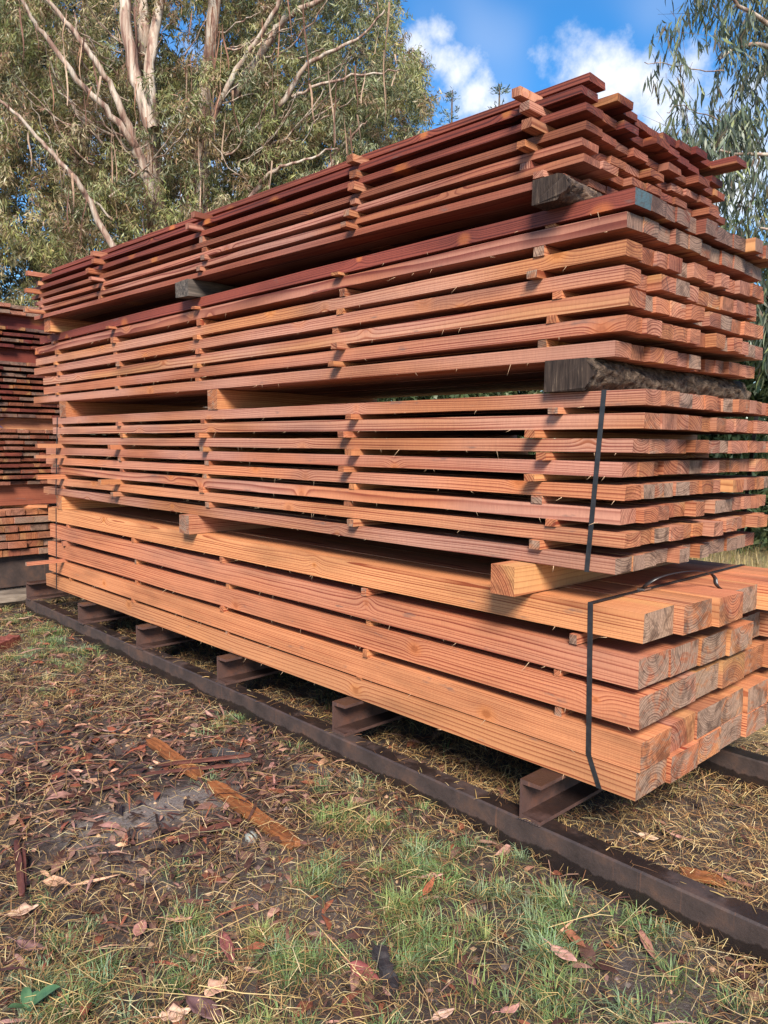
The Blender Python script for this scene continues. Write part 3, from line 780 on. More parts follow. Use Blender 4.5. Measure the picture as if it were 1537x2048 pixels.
far_stack()
def grey_log():
    r = random.Random(4); n, s = 14, 12
    vs, fs = [], []
    for i in range(n):
        t = i/(n-1); y = -0.55+1.1*t
        for j in range(s):
            a = 2*math.pi*j/s; rad = 0.078+0.010*math.sin(3*a+1)+r.uniform(-.006, .006)
            vs.append((rad*math.cos(a)*1.15, y, max(-0.06, rad*math.sin(a))))
    for i in range(n-1):
        for j in range(s): fs.append((i*s+j, i*s+(j+1) % s, (i+1)*s+(j+1) % s, (i+1)*s+j))
    fs.append(tuple(range(s))[::-1]); fs.append(tuple((n-1)*s+j for j in range(s)))
    fs = [tuple(reversed(f)) for f in fs]
    o = mesh_obj('weathered_log', vs, fs, MAT['greylog'], loc=(-6.73, 2.50, 0.065), rot=(0, 0, math.radians(-4)), smooth=False)
    tag(o, 'grey weathered log on the grass behind the far end of the skid', 'log')
grey_log()

# ------------------------------------------------------------------ vegetation helpers
def unit(v): return v/np.maximum(np.linalg.norm(v, axis=-1, keepdims=True), 1e-9)
def leaf_tris(P, D, Nn, L, W, cols, fine=False, curl=0.12):
    """lance-shaped leaves: P base points, D directions, Nn face normals"""
    n = len(P); D = unit(D); S = unit(np.cross(D, Nn)); Nn = np.cross(S, D)
    L = L[:, None]; W = W[:, None]
    if fine:
        c = curl*L
        v = np.stack([P, P+D*L*.33+S*W*.5+Nn*c*.5, P+D*L*.33-S*W*.5+Nn*c*.5, P+D*L*.7+S*W*.36+Nn*c*.35, P+D*L*.7-S*W*.36+Nn*c*.35, P+D*L-Nn*c*.5], 1)
        t = np.array([(0, 1, 2), (1, 3, 2), (2, 3, 4), (3, 5, 4)]); m = 6
    else:
        c = curl*L
        v = np.stack([P, P+D*L*.42+S*W*.5+Nn*c, P+D*L*.42-S*W*.5+Nn*c, P+D*L], 1)
        t = np.array([(0, 1, 2), (1, 3, 2)]); m = 4
    T = (np.arange(n)[:, None, None]*m + t[None]).reshape(-1, 3)
    return v.reshape(-1, 3), T, np.repeat(cols, m, 0)
def pick(cols, w, n, r, var=0.18):
    c = np.array(cols)[r.choice(len(cols), n, p=np.array(w)/sum(w))]
    return c*(1+r.uniform(-var, var, (n, 1)))*(1+r.uniform(-.06, .06, (n, 3)))
def tube(pts, rad, sides=8, jit=0.0, r=None):
    pts = [np.asarray(p, float) for p in pts]; n = len(pts); vs, fs = [], []
    for i, p in enumerate(pts):
        d = unit(pts[min(i+1, n-1)]-pts[max(i-1, 0)])
        a = unit(np.cross(d, [0.3, 0.5, 0.81])); b2 = np.cross(d, a)
        for j in range(sides):
            th = 2*math.pi*j/sides; rr = rad[i]*(1+(r.uniform(-jit, jit) if r is not None else 0))
            vs.append(p+rr*(math.cos(th)*a+math.sin(th)*b2))
    for i in range(n-1):
        for j in range(sides):
            q = (i*sides+j, i*sides+(j+1) % sides, (i+1)*sides+(j+1) % sides, (i+1)*sides+j)
            fs += [(q[0], q[1], q[2]), (q[0], q[2], q[3])]
    return np.array(vs), np.array(fs)
def join_tris(parts):
    V, T, C, o = [], [], [], 0
    for v, t, c in parts:
        V.append(v); T.append(t+o); C.append(c); o += len(v)
    return np.concatenate(V), np.concatenate(T), np.concatenate(C)

# ------------------------------------------------------------------ eucalypts behind the stack
EUC_COLS = [(0.215, 0.225, 0.085), (0.085, 0.10, 0.045), (0.31, 0.31, 0.105), (0.31, 0.19, 0.115), (0.20, 0.10, 0.07), (0.24, 0.26, 0.16), (0.45, 0.36, 0.22)]
EUC_W = [5, 3.5, 2.4, 3.2, 2.2, 3, 1.4]
def limb(root, name, pix, d0, d1, r0, r1, r, wob=0.012):
    ds = np.linspace(d0, d1, len(pix))
    pts = smooth_path([at_depth(px, py, d) for (px, py), d in zip(pix, ds)], 4, wob, r)
    rad = np.linspace(r0*.72, r1*.8, len(pts))
    v, t = tube(pts, rad, 9, 0.07, r)
    tri_obj(name, v, t, MAT['bark'], None, root, True)
    return pts
def to_ground(pix, d):
    """trunk foot: same bearing, on the ground"""
    p = at_depth(pix[0], pix[1], d); return np.array([p[0], p[1], -0.1])

def crown(root, centers, per, r, cols, w, L=(0.09, 0.17), W=(0.014, 0.026), spread=0.33, fine=False, twig_col=(0.17, 0.10, 0.07), droop=0.75, twigs=True):
    n = len(centers)
    idx = np.repeat(np.arange(n), per)
    # leaves hang in sprays: several short twigs inside each clump
    tw = 7
    tdir = unit(r.normal(0, 1, (n, tw, 3))+np.array([0, 0, -0.15]))
    tl = r.uniform(0.4, 1.25, (n, tw))*spread
    tsel = r.integers(0, tw, len(idx)); f = r.uniform(0.15, 1.0, len(idx))**0.7
    base = centers[idx] + tdir[idx, tsel]*(tl[idx, tsel]*f)[:, None]
    base[:, 2] -= 0.16*spread*f**2*3*0.4
    base += r.normal(0, spread*0.10, base.shape)
    D = unit(r.normal(0, 1, base.shape)*np.array([.62, .62, .45]) + np.array([0, 0, -droop]))
    Nn = unit(r.normal(0, 1, base.shape)+np.array([0, 0, .1]))
    m = len(base)
    tint = pick(cols, w, n, r, 0.15)
    c = 0.55*tint[idx] + 0.45*pick(cols, w, m, r, 0.25)
    v, t, cc = leaf_tris(base, D, Nn, r.uniform(*L, m), r.uniform(*W, m), c, fine)
    o = tri_obj('crown', v, t, MAT['leaf'], cc, root)
    if not twigs: return o
    sel = r.random((n, tw)) < 0.8
    a = np.repeat(centers[:, None], tw, 1)[sel]; e = a + (tdir*tl[..., None])[sel]; e[:, 2] -= 0.05*spread
    s = unit(np.cross(e-a, r.normal(0, 1, a.shape)))*0.0035
    V = np.stack([a-s, a+s, e+s*.4, e-s*.4], 1).reshape(-1, 3)
    k = len(a); T = (np.arange(k)[:, None, None]*4+np.array([(0, 1, 2), (0, 2, 3)])[None]).reshape(-1, 3)
    tri_obj('twigs', V, T, MAT['twig'], np.tile(np.array(twig_col), (len(V), 1))*np.repeat(r.uniform(.6, 1.3, (k, 1)), 4, 0), root)
    return o
def hanging_bark(root, anchors, r, Lr=(0.5, 2.0), name='hanging_bark'):
    parts = []
    pal = [(0.22, 0.11, 0.072), (0.30, 0.19, 0.13), (0.13, 0.066, 0.048), (0.36, 0.25, 0.18)]
    for p in anchors:
        L = r.uniform(*Lr); n = 7; w = r.uniform(0.010, 0.034)
        th = r.uniform(0, 2*math.pi); sw = r.normal(0, .05, 2)
        V = []
        for i in range(n):
            t = i/(n-1); q = np.array([p[0]+sw[0]*t+0.02*math.sin(6*t+th), p[1]+sw[1]*t+.02*math.cos(5*t+th), p[2]-L*t])
            a = th+2.2*t; s = np.array([math.cos(a), math.sin(a), 0])*w/2*(1-.5*t)
            V += [q-s, q+s]
        T = []
        for i in range(n-1): T += [(2*i, 2*i+1, 2*i+3), (2*i, 2*i+3, 2*i+2)]
        c = np.array(pal[r.integers(0, 4)])*r.uniform(.7, 1.2)
        parts.append((np.array(V), np.array(T), np.tile(c, (len(V), 1))))
    V, T, C = join_tris(parts)
    tag(tri_obj(name, V, T, MAT['ribbon'], C, root), kind='stuff')

def inside(px, py, poly):
    c = np.zeros(len(px), bool); n = len(poly)
    for i in range(n):
        x1, y1 = poly[i]; x2, y2 = poly[(i+1) % n]
        if y1 == y2: continue
        c ^= ((y1 > py) != (y2 > py)) & (px < (x2-x1)*(py-y1)/(y2-y1)+x1)
    return c
def scatter_clumps(poly, n, dlo, dhi, r, holes=()):
    out = []
    xs = [p[0] for p in poly]; ys = [p[1] for p in poly]
    while sum(len(o) for o in out) < n:
        px = r.uniform(min(xs), max(xs), n); py = r.uniform(min(ys), max(ys), n)
        ok = inside(px, py, poly)
        for (hx, hy, hr, pk) in holes: ok &= ~((np.hypot(px-hx, py-hy) < hr) & (r.random(n) < pk))
        px, py = px[ok], py[ok]; d = r.uniform(dlo, dhi, len(px))
        P = CAM_P + (_F[None] + ((px-CX)/FPX)[:, None]*_R[None] - ((py-CY)/FPX)[:, None]*_U[None])*d[:, None]
        out.append(P)
    return np.concatenate(out)[:n]

def build_left_eucalypts():
    r = np.random.default_rng(21)
    # --- first tree: stout double trunk and limbs to the left
    t1 = empty('eucalyptus_tree', tuple(to_ground((318, 470), 12.5)*np.array([1, 1, 0])))
    tag(t1, 'big eucalyptus with stout forked trunk and hanging bark behind the left of the stack', 'tree')
    foot = to_ground((322, 470), 12.8)
    tr = [foot, at_depth(325, 700, 12.8), at_depth(322, 500, 12.8), at_depth(310, 400, 12.8), at_depth(303, 265, 12.8), at_depth(300, 190, 12.8), at_depth(285, 60, 12.0), at_depth(262, -160, 12.9), at_depth(240, -420, 12.5)]
    pts = smooth_path(tr, 4, 0.01, r); v, t = tube(pts, np.linspace(0.20, 0.10, len(pts)), 12, 0.06, r); tri_obj('trunk', v, t, MAT['bark'], None, t1, True)
    L = []
    L.append(limb(t1, 'limb', [(303, 260), (283, 190), (264, 125), (250, 10), (232, -180)], 11.7, 11.6, .16, .09, r))
    L.append(limb(t1, 'limb', [(305, 250), (298, 150), (312, 50), (330, -60), (360, -220)], 11.8, 12.0, .13, .07, r))
    L.append(limb(t1, 'limb', [(300, 380), (275, 301), (250, 235), (225, 181), (190, 120), (152, 67), (105, 12), (60, -50)], 11.9, 10.9, .095, .028, r))
    L.append(limb(t1, 'limb', [(275, 310), (258, 272), (211, 214), (155, 158), (97, 79), (61, 32), (30, -30)], 11.8, 10.7, .085, .025, r))
    L.append(limb(t1, 'limb', [(300, 640), (262, 540), (228, 498), (187, 421), (164, 380), (129, 331), (82, 284), (38, 234), (-20, 190)], 11.8, 10.6, .085, .022, r))
    L.append(limb(t1, 'limb', [(152, 67), (152, 40), (148, 20)], 11.2, 11.1, .02, .012, r))
    L.append(limb(t1, 'limb', [(280, 300), (320, 270), (352, 232), (390, 210)], 12.2, 11.8, .02, .01, r))
    L.append(limb(t1, 'limb', [(300, 130), (250, 100), (215, 95)], 12.2, 11.8, .012, .006, r))
    anch = np.concatenate([pts[r.integers(10, len(pts), 60)] + r.normal(0, .16, (60, 3)), np.concatenate(L[:5])[r.integers(0, sum(len(a) for a in L[:5]), 34)] + r.normal(0, .05, (34, 3))])
    anch -= _F*r.uniform(.1, .45, (len(anch), 1))
    for q in range(26):                      # slender pale branches criss-crossing the crown
        a = np.array([r.uniform(180, 330), r.uniform(60, 460)]); st = r.choice((-1, 1), p=(.7, .3)); ln = r.uniform(60, 170); up = r.uniform(.5, 1.6)
        limb(t1, 'branch', [tuple(a), tuple(a+np.array([st*ln*.45, -ln*up*.35])), tuple(a+np.array([st*ln*.8, -ln*up*.8])), tuple(a+np.array([st*ln, -ln*up*1.15]))], 12.0, 11.2, r.uniform(.014, .03), .005, r, .02)
    hanging_bark(t1, anch, r, (0.3, 1.3))
    polyL = [(-330, -420), (360, -420), (372, 0), (392, 120), (385, 250), (380, 470), (330, 520), (250, 540), (150, 560), (60, 610), (-60, 650), (-300, 640)]
    c = scatter_clumps(polyL, 2300, 11.3, 17.0, r, ((365, 60, 55, .93), (15, 545, 60, .85), (255, 60, 55, .72), (300, 90, 50, .5), (60, 400, 60, .55), (120, 250, 55, .3), (310, 330, 55, .55)))
    keep = (project(c)[1] > -40) | (r.random(len(c)) < .45); c = c[keep]
    crown(t1, c, 135, r, EUC_COLS, EUC_W, (0.08, 0.15), (0.012, 0.023), 0.34)
    # --- second tree: slimmer trunk, limbs to the right
    t2 = empty('eucalyptus_tree', tuple(to_ground((415, 470), 12.5)*np.array([1, 1, 0])))
    tag(t2, 'eucalyptus with slim pale trunk whose crown meets the blue sky left of centre', 'tree')
    foot = to_ground((408, 470), 12.5)
    tr = [foot, at_depth(408, 700, 12.5), at_depth(405, 470, 12.5), at_depth(404, 351, 12.5), at_depth(404, 260, 12.5), at_depth(416, 146, 12.5), at_depth(430, 0, 12.2), at_depth(445, -230, 13.5), at_depth(450, -460, 13.7)]
    pts = smooth_path(tr, 4, 0.008, r); v, t = tube(pts, np.linspace(0.135, 0.08, len(pts)), 11, 0.06, r); tri_obj('trunk', v, t, MAT['bark'], None, t2, True)
    L = []
    L.append(limb(t2, 'limb', [(408, 320), (416, 270), (442, 202), (475, 137), (511, 85), (543, 33), (580, -40)], 12.4, 11.4, .085, .035, r))
    L.append(limb(t2, 'limb', [(470, 190), (498, 146), (537, 85), (570, 35), (628, 3), (700, -30)], 12.2, 11.5, .11, .035, r))
    L.append(limb(t2, 'limb', [(520, 260), (569, 198), (608, 137), (641, 114), (686, 91), (738, 59), (770, 20)], 12.0, 11.2, .065, .016, r))
    L.append(limb(t2, 'limb', [(585, 195), (608, 182), (686, 156), (751, 146), (800, 138)], 11.9, 11.2, .038, .012, r))
    L.append(limb(t2, 'limb', [(600, 430), (650, 348), (683, 293), (710, 265), (735, 241)], 12.0, 11.4, .05, .014, r))
    L.append(limb(t2, 'limb', [(430, 520), (501, 397), (522, 368), (540, 345), (572, 332), (625, 312), (676, 296)], 12.0, 11.4, .06, .014, r))
    L.append(limb(t2, 'limb', [(480, 165), (440, 205), (415, 240)], 11.9, 12.1, .012, .006, r))
    L.append(limb(t2, 'limb', [(370, 110), (400, 60), (420, 10), (432, -40)], 12.4, 12.6, .014, .008, r))
    anch = np.concatenate([pts[r.integers(10, len(pts), 60)] + r.normal(0, .13, (60, 3)), np.concatenate(L)[r.integers(0, sum(len(a) for a in L), 40)] + r.normal(0, .05, (40, 3))])
    anch -= _F*r.uniform(.1, .35, (len(anch), 1))
    for q in range(24):
        a = np.array([r.uniform(400, 640), r.uniform(60, 420)]); st = r.choice((-1, 1), p=(.2, .8)); ln = r.uniform(60, 170); up = r.uniform(.3, 1.4)
        limb(t2, 'branch', [tuple(a), tuple(a+np.array([st*ln*.45, -ln*up*.35])), tuple(a+np.array([st*ln*.8, -ln*up*.8])), tuple(a+np.array([st*ln, -ln*up*1.1]))], 12.1, 11.4, r.uniform(.012, .028), .005, r, .02)
    hanging_bark(t2, anch, r, (0.4, 1.6))
    polyR = [(360, -420), (720, -420), (780, -150), (790, 0), (775, 55), (812, 95), (845, 125), (858, 200), (852, 280), (800, 380), (640, 470), (400, 560), (372, 420)]
    c = scatter_clumps(polyR, 1800, 11.5, 17.0, r, ((385, 70, 60, .85), (430, 90, 40, .6), (600, 45, 60, .55), (735, 85, 50, .6), (700, 50, 40, .45), (560, 70, 40, .5), (420, 300, 45, .45)))
    keep = (project(c)[1] > -40) | (r.random(len(c)) < .45); c = c[keep]
    crown(t2, c, 135, r, EUC_COLS, [5, 4.5, 2.0, 2.2, 1.4, 3.5, 1], (0.08, 0.15), (0.012, 0.023), 0.31)
    # --- a third, denser tree farther back fills in behind the limbs
    foot = to_ground((150, 470), 17.5); t3 = empty('eucalyptus_tree', (foot[0], foot[1], 0))
    tag(t3, 'dense shadowy eucalyptus filling the gaps behind the two pale-trunked ones', 'tree')
    pts = smooth_path([foot, at_depth(150, 600, 17.5), at_depth(165, 200, 17.5), at_depth(200, -250, 17.8)], 5, .01, r)
    v, t = tube(pts, np.linspace(.28, .12, len(pts)), 10, .06, r); tri_obj('trunk', v, t, MAT['bark'], None, t3, True)
    for pix in ([(155, 400), (300, 250), (450, 150)], [(160, 300), (60, 150), (-60, 50)], [(155, 420), (380, 330), (620, 240)]): limb(t3, 'limb', pix, 17.4, 17.6, .14, .04, r)
    poly = [(-320, -300), (330, -300), (345, 20), (420, 30), (640, -60), (760, 60), (800, 180), (790, 330), (600, 520), (0, 690), (-320, 700)]
    c = scatter_clumps(poly, 1250, 16.2, 19.5, r, ((372, 60, 40, .95),))
    crown(t3, c, 60, r, [(0.11, 0.115, 0.055), (0.07, 0.078, 0.042), (0.17, 0.155, 0.07), (0.15, 0.10, 0.06)], [4, 4, 2, 1.5], (0.14, 0.26), (0.035, 0.06), 0.5, twigs=False)
build_left_eucalypts()

def build_right_eucalypt():
    r = np.random.default_rng(33)
    foot = to_ground((1800, 500), 7.6)
    root = empty('eucalyptus_tree', (foot[0], foot[1], 0)); tag(root, 'weeping eucalyptus with long drooping leaves hanging down behind the right end', 'tree')
    pts = smooth_path([foot, at_depth(1800, 700, 7.6), at_depth(1780, 250, 7.5), at_depth(1740, -200, 7.5), at_depth(1760, -600, 7.6)], 5, 0.01, r)
    v, t = tube(pts, np.linspace(.22, .10, len(pts)), 11, .06, r); tri_obj('trunk', v, t, MAT['bark'], None, root, True)
    LB = [[(1780, 300), (1650, 120), (1560, 60), (1480, 10), (1420, -60)], [(1775, 200), (1640, 20), (1540, -90), (1430, -140)], [(1790, 400), (1680, 330), (1590, 310), (1520, 308), (1440, 300)],
          [(1780, 260), (1640, 140), (1550, 95), (1490, 90), (1440, 118)], [(1790, 500), (1700, 470), (1600, 460), (1520, 455)], [(1450, 140), (1400, 140), (1340, 128), (1290, 124)], [(1450, 245), (1400, 225), (1360, 210), (1335, 225)]]
    for q, pix in enumerate(LB): limb(root, 'limb', pix, 7.4, 6.9, .05 if q < 5 else .008, .012 if q < 5 else .004, r, .008)
    poly = [(1385, -220), (1380, 0), (1415, 60), (1428, 130), (1395, 200), (1345, 225), (1345, 300), (1392, 330), (1440, 420), (1455, 600), (1560, 700), (1760, 640), (1850, 200), (1800, -300)]
    c = scatter_clumps(poly, 300, 6.7, 9.0, r, ((1400, 175, 45, .8),))
    extra = [at_depth(px, py, 7.0) for px, py in ((1325, 25), (1345, 55), (1330, 85), (1352, 110), (1300, 140), (1325, 160), (1350, 150), (1375, 160), (1400, 160), (1362, 185), (1335, 235), (1352, 250), (1380, 245), (1395, 275), (1365, 285), (1410, 300), (1360, 15), (1378, 60), (1390, 100))]
    n1 = len(c)
    # long drooping leaves in hanging strings
    allc = np.concatenate([c, np.array(extra)])
    P, D = [], []
    for i, ce in enumerate(allc):
        ns = 6 if i < n1 else 2
        for s in range(ns):
            top = ce + r.normal(0, .10 if i < n1 else .06, 3)*np.array([1.2, 1.2, .6]); ln = r.uniform(.16, .5)*(1 if i < n1 else .55)
            m = int(r.integers(8, 16)) if i < n1 else int(r.integers(6, 11))
            sway = r.normal(0, .12, 2)
            for q in range(m):
                f = q/m
                P.append(top+np.array([sway[0]*f, sway[1]*f, -ln*f])+r.normal(0, .012, 3))
                D.append(r.normal(0, .34, 3)*np.array([1, 1, .3])+np.array([sway[0], sway[1], -1.0]))
    P = np.array(P); D = np.array(D); m = len(P)
    Nn = unit(r.normal(0, 1, (m, 3)))
    cols = pick([(0.10, 0.125, 0.085), (0.055, 0.072, 0.052), (0.17, 0.19, 0.125), (0.22, 0.24, 0.10), (0.14, 0.105, 0.07)], [5, 5, 2, 1, 1], m, r, .25)
    v, t, cc = leaf_tris(P, D, Nn, r.uniform(.09, .19, m), r.uniform(.013, .025, m), cols, True, .1)
    tri_obj('crown', v, t, MAT['leaf'], cc, root)
    a = allc[r.integers(0, len(allc), 700)]+r.normal(0, .1, (700, 3)); e = a+r.normal(0, .16, (700, 3))+np.array([0, 0, -.12])
    s = unit(np.cross(e-a, r.normal(0, 1, a.shape)))*0.0022
    V = np.stack([a-s, a+s, e+s*.4, e-s*.4], 1).reshape(-1, 3)
    T = (np.arange(700)[:, None, None]*4+np.array([(0, 1, 2), (0, 2, 3)])[None]).reshape(-1, 3)
    tag(tri_obj('twigs', V, T, MAT['twig'], np.tile((0.10, 0.065, 0.055), (len(V), 1)), root), kind='stuff')
build_right_eucalypt()

# ------------------------------------------------------------------ conifers and shrubs behind
def conifer(label, x, y, h, rad, r, cols, dens=1.0, open_top=False, name='conifer_tree'):
    root = empty(name, (x, y, 0)); tag(root, label, 'tree', 'conifers behind the eucalypts')
    v, t = tube([(x, y, -.1), (x, y, h*.5), (x, y, h)], [h*.016, h*.010, .012], 8)
    tri_obj('trunk', v, t, MAT['twig'], np.tile((0.12, .085, .06), (len(v), 1)), root)
    P, D, L, W = [], [], [], []
    bv = []
    z = h*.06
    while z < h:
        f = z/h; R = rad*(1-f)**.8+.10; nb = int((9 if not open_top else 6)*dens*(0.6+.4*(1-f)))+3
        for b2 in range(nb):
            a = r.uniform(0, 2*math.pi); ll = R*r.uniform(.7, 1.1)
            up = 0.55 if f > .8 else (0.1 if f > .5 else -.15)
            m = max(5, int(ll*14*dens))
            ff = (np.arange(m)+r.uniform(0, 1, m))/m
            bx = x+math.cos(a)*ll*ff; by = y+math.sin(a)*ll*ff; bz = z+ll*(up*ff-.22*ff**2)
            for s in range(3):
                P.append(np.stack([bx, by, bz], 1)+r.normal(0, .03, (m, 3)))
                D.append(np.stack([np.full(m, math.cos(a)), np.full(m, math.sin(a)), np.full(m, up*.6)], 1)+r.normal(0, .55, (m, 3)))
        z += h*.016/dens*r.uniform(.7, 1.3)
        if open_top and f > .6: z += h*.012
    P = np.concatenate(P); D = np.concatenate(D); m = len(P)
    D = np.concatenate([D]); 
    v, t, cc = leaf_tris(P, D, unit(r.normal(0, 1, (m, 3))), r.uniform(.10, .24, m)*(1 if not open_top else .55), r.uniform(.02, .05, m)*(1 if not open_top else .6), pick(cols, [1]*len(cols), m, r, .25), False, .05)
    tri_obj('crown', v, t, MAT['needles'], cc, root)
    return root
def build_back():
    r = np.random.default_rng(5)
    DG = [(0.030, 0.045, 0.026), (0.045, 0.062, 0.032), (0.022, 0.035, 0.024)]
    BG = [(0.15, 0.20, 0.19), (0.11, 0.155, 0.15), (0.19, 0.24, 0.22)]
    for px, d, h, rad, lab in ((-60, 20, 13, 2.6, 'dark tall conifer at the left edge behind the eucalypts'), (120, 22, 15, 2.8, 'dark conifer glimpsed between the left limbs of the big eucalyptus')):
        p = at_depth(px, 800, d); conifer(lab, p[0], p[1], h, rad, r, DG, .8)
    for px, py, d, rad, lab in ((905, 180, 15.0, 1.3, 'blue-green young spruce tip just right of the eucalyptus crown'), (1000, 168, 14.0, 1.0, 'thin bare-topped spruce leader poking above the top pack')):
        p = at_depth(px, py, d); q = (p[0], p[1]); conifer(lab, q[0], q[1], p[2], rad, r, BG, .62, True)
    for px, d, h, w, lab in ((1560, 11, 2.6, 1.8, 'green shrub behind the right end of the stack'), (1350, 12, 3.2, 2.2, 'bushy shrub straight behind the near corner of the stack'), (1130, 13, 3.4, 2.4, 'broad shrub in the hedge behind the near half of the stack'),
                             (900, 13.5, 3.4, 2.6, 'leafy shrub in the hedge below the blue-green spruces'), (650, 14, 3.6, 2.6, 'leafy shrub in the hedge behind the middle of the stack'), (430, 15, 3.6, 2.6, 'leafy shrub at the foot of the slim eucalyptus'), (1830, 13, 3, 2.2, 'leafy shrub beyond the weeping eucalyptus'), (1010, 16.5, 4.2, 3.2, 'tall shrub farther back in the hedge, behind the middle spruce'), (1230, 16.5, 4.2, 3.2, 'tall shrub farther back in the hedge, behind the near half of the stack'), (790, 16.5, 4.2, 3.2, 'tall shrub farther back in the hedge, left of the spruces')):
        p = at_depth(px, 800, d); root = empty('shrub', (p[0], p[1], 0)); tag(root, lab, 'shrub', 'shrubs behind the stack')
        n = 460; c = np.stack([p[0]+r.normal(0, w*.45, n), p[1]+r.normal(0, w*.3, n), h*1.35*r.random(n)**1.05+.1], 1)
        v, t = tube([(p[0], p[1], -.05), (p[0]+.05, p[1], h*.5)], [.06, .02], 6); tri_obj('stem', v, t, MAT['twig'], np.tile((.12, .08, .06), (len(v), 1)), root)
        crown(root, c, 60, r, [(0.09, 0.13, 0.05), (0.06, 0.09, 0.04), (0.15, 0.16, 0.07)], [3, 3, 1], (.09, .18), (.03, .06), .34, twigs=False)
build_back()

# ------------------------------------------------------------------ ground cover
def zone(px, py, x, y):
    """how green / strawy / littered the yard is at a spot"""
    nz = 0.5+0.5*np.sin(3.1*x+1.3*np.sin(2.3*y+.5))*np.sin(2.7*y+1.1*np.sin(1.9*x+2))
    nz2 = 0.5+0.5*np.sin(7.3*x+2*np.sin(5*y))*np.sin(6.1*y+1.7*np.sin(6.7*x))
    def blob(cx, cy, sx, sy): return np.exp(-((px-cx)/sx)**2-((py-cy)/sy)**2)
    bare = np.clip(blob(300, 1560, 330, 150)*1.2+blob(330, 1620, 130, 60), 0, 1)
    green = np.clip(blob(790, 1790, 200, 130)+blob(650, 1620, 110, 80)*.7+blob(470, 1470, 60, 50)*.7+blob(1150, 1830, 300, 130)*.9+blob(560, 1900, 260, 120)*.6+blob(1000, 2020, 500, 90)*1.0+blob(200, 2010, 260, 60)*.9+blob(120, 1270, 140, 60)*.6+blob(240, 1900, 200, 60)*.5, 0, 1)
    return bare, green*(1-.8*blob(310, 1618, 150, 45)), nz, nz2
def mud(px, py): return np.exp(-((px-310)/150)**2-((py-1618+(px-310)*.28)/42)**2)
def ground_pts(n, r, x0, x1, y0, y1, behind=False):
    x = r.uniform(x0, x1, n); y = r.uniform(y0, y1, n)
    px, py, d = project(np.stack([x, y, np.zeros(n)], 1))
    ok = (d > .4) & (px > -260) & (px < 1800) & (py < 2350)
    return x[ok], y[ok], px[ok], py[ok], d[ok]
def blades(x, y, z, h, w, lean, r, cols, lie=0.0, az=None):
    n = len(x); a = r.uniform(0, 2*math.pi, n) if az is None else az; P = np.stack([x, y, z], 1)
    out = np.stack([np.cos(a), np.sin(a), np.zeros(n)], 1); S = np.stack([-np.sin(a), np.cos(a), np.zeros(n)], 1)*w[:, None]/2
    up = np.array([0, 0, 1.0])
    m1 = P+up*(h*(1-lie)*.6)[:, None]+out*(h*lean*.25)[:, None]; tip = P+up*(h*(1-lie)*(1-.35*lean))[:, None]+out*(h*lean*.9)[:, None]
    v = np.stack([P-S, P+S, m1-S*.8, m1+S*.8, tip], 1).reshape(-1, 3)
    T = (np.arange(n)[:, None, None]*5+np.array([(0, 1, 3), (0, 3, 2), (2, 3, 4)])[None]).reshape(-1, 3)
    return v, T, np.repeat(cols, 5, 0)
def lying(x, y, z, L, w, r, cols, curve=.25, lift=.03):
    n = len(x); a = r.uniform(0, 2*math.pi, n); d = np.stack([np.cos(a), np.sin(a), np.zeros(n)], 1); s = np.stack([-np.sin(a), np.cos(a), np.zeros(n)], 1)
    P = np.stack([x, y, z], 1); k = r.normal(0, curve, n)[:, None]; L = L[:, None]; W = w[:, None]/2
    tl = r.uniform(0, lift, (n, 1))*np.array([0, 0, 1.]); t2 = r.uniform(0, lift, (n, 1))*np.array([0, 0, 1.])
    p0 = P-d*L/2+s*k*L*.5+tl*.5; p1 = P+(tl+t2)*.7; p2 = P+d*L/2+s*k*L*.5+t2
    up = np.array([0, 0, 1.]); sw = s*.8+up*r.uniform(-.6, .6, (n, 1))
    v = np.stack([p0-sw*W, p0+sw*W, p1-sw*W, p1+sw*W, p2-sw*W*.4, p2+sw*W*.4], 1).reshape(-1, 3)
    T = (np.arange(n)[:, None, None]*6+np.array([(0, 1, 3), (0, 3, 2), (2, 3, 5), (2, 5, 4)])[None]).reshape(-1, 3)
    return v, T, np.repeat(cols, 6, 0)

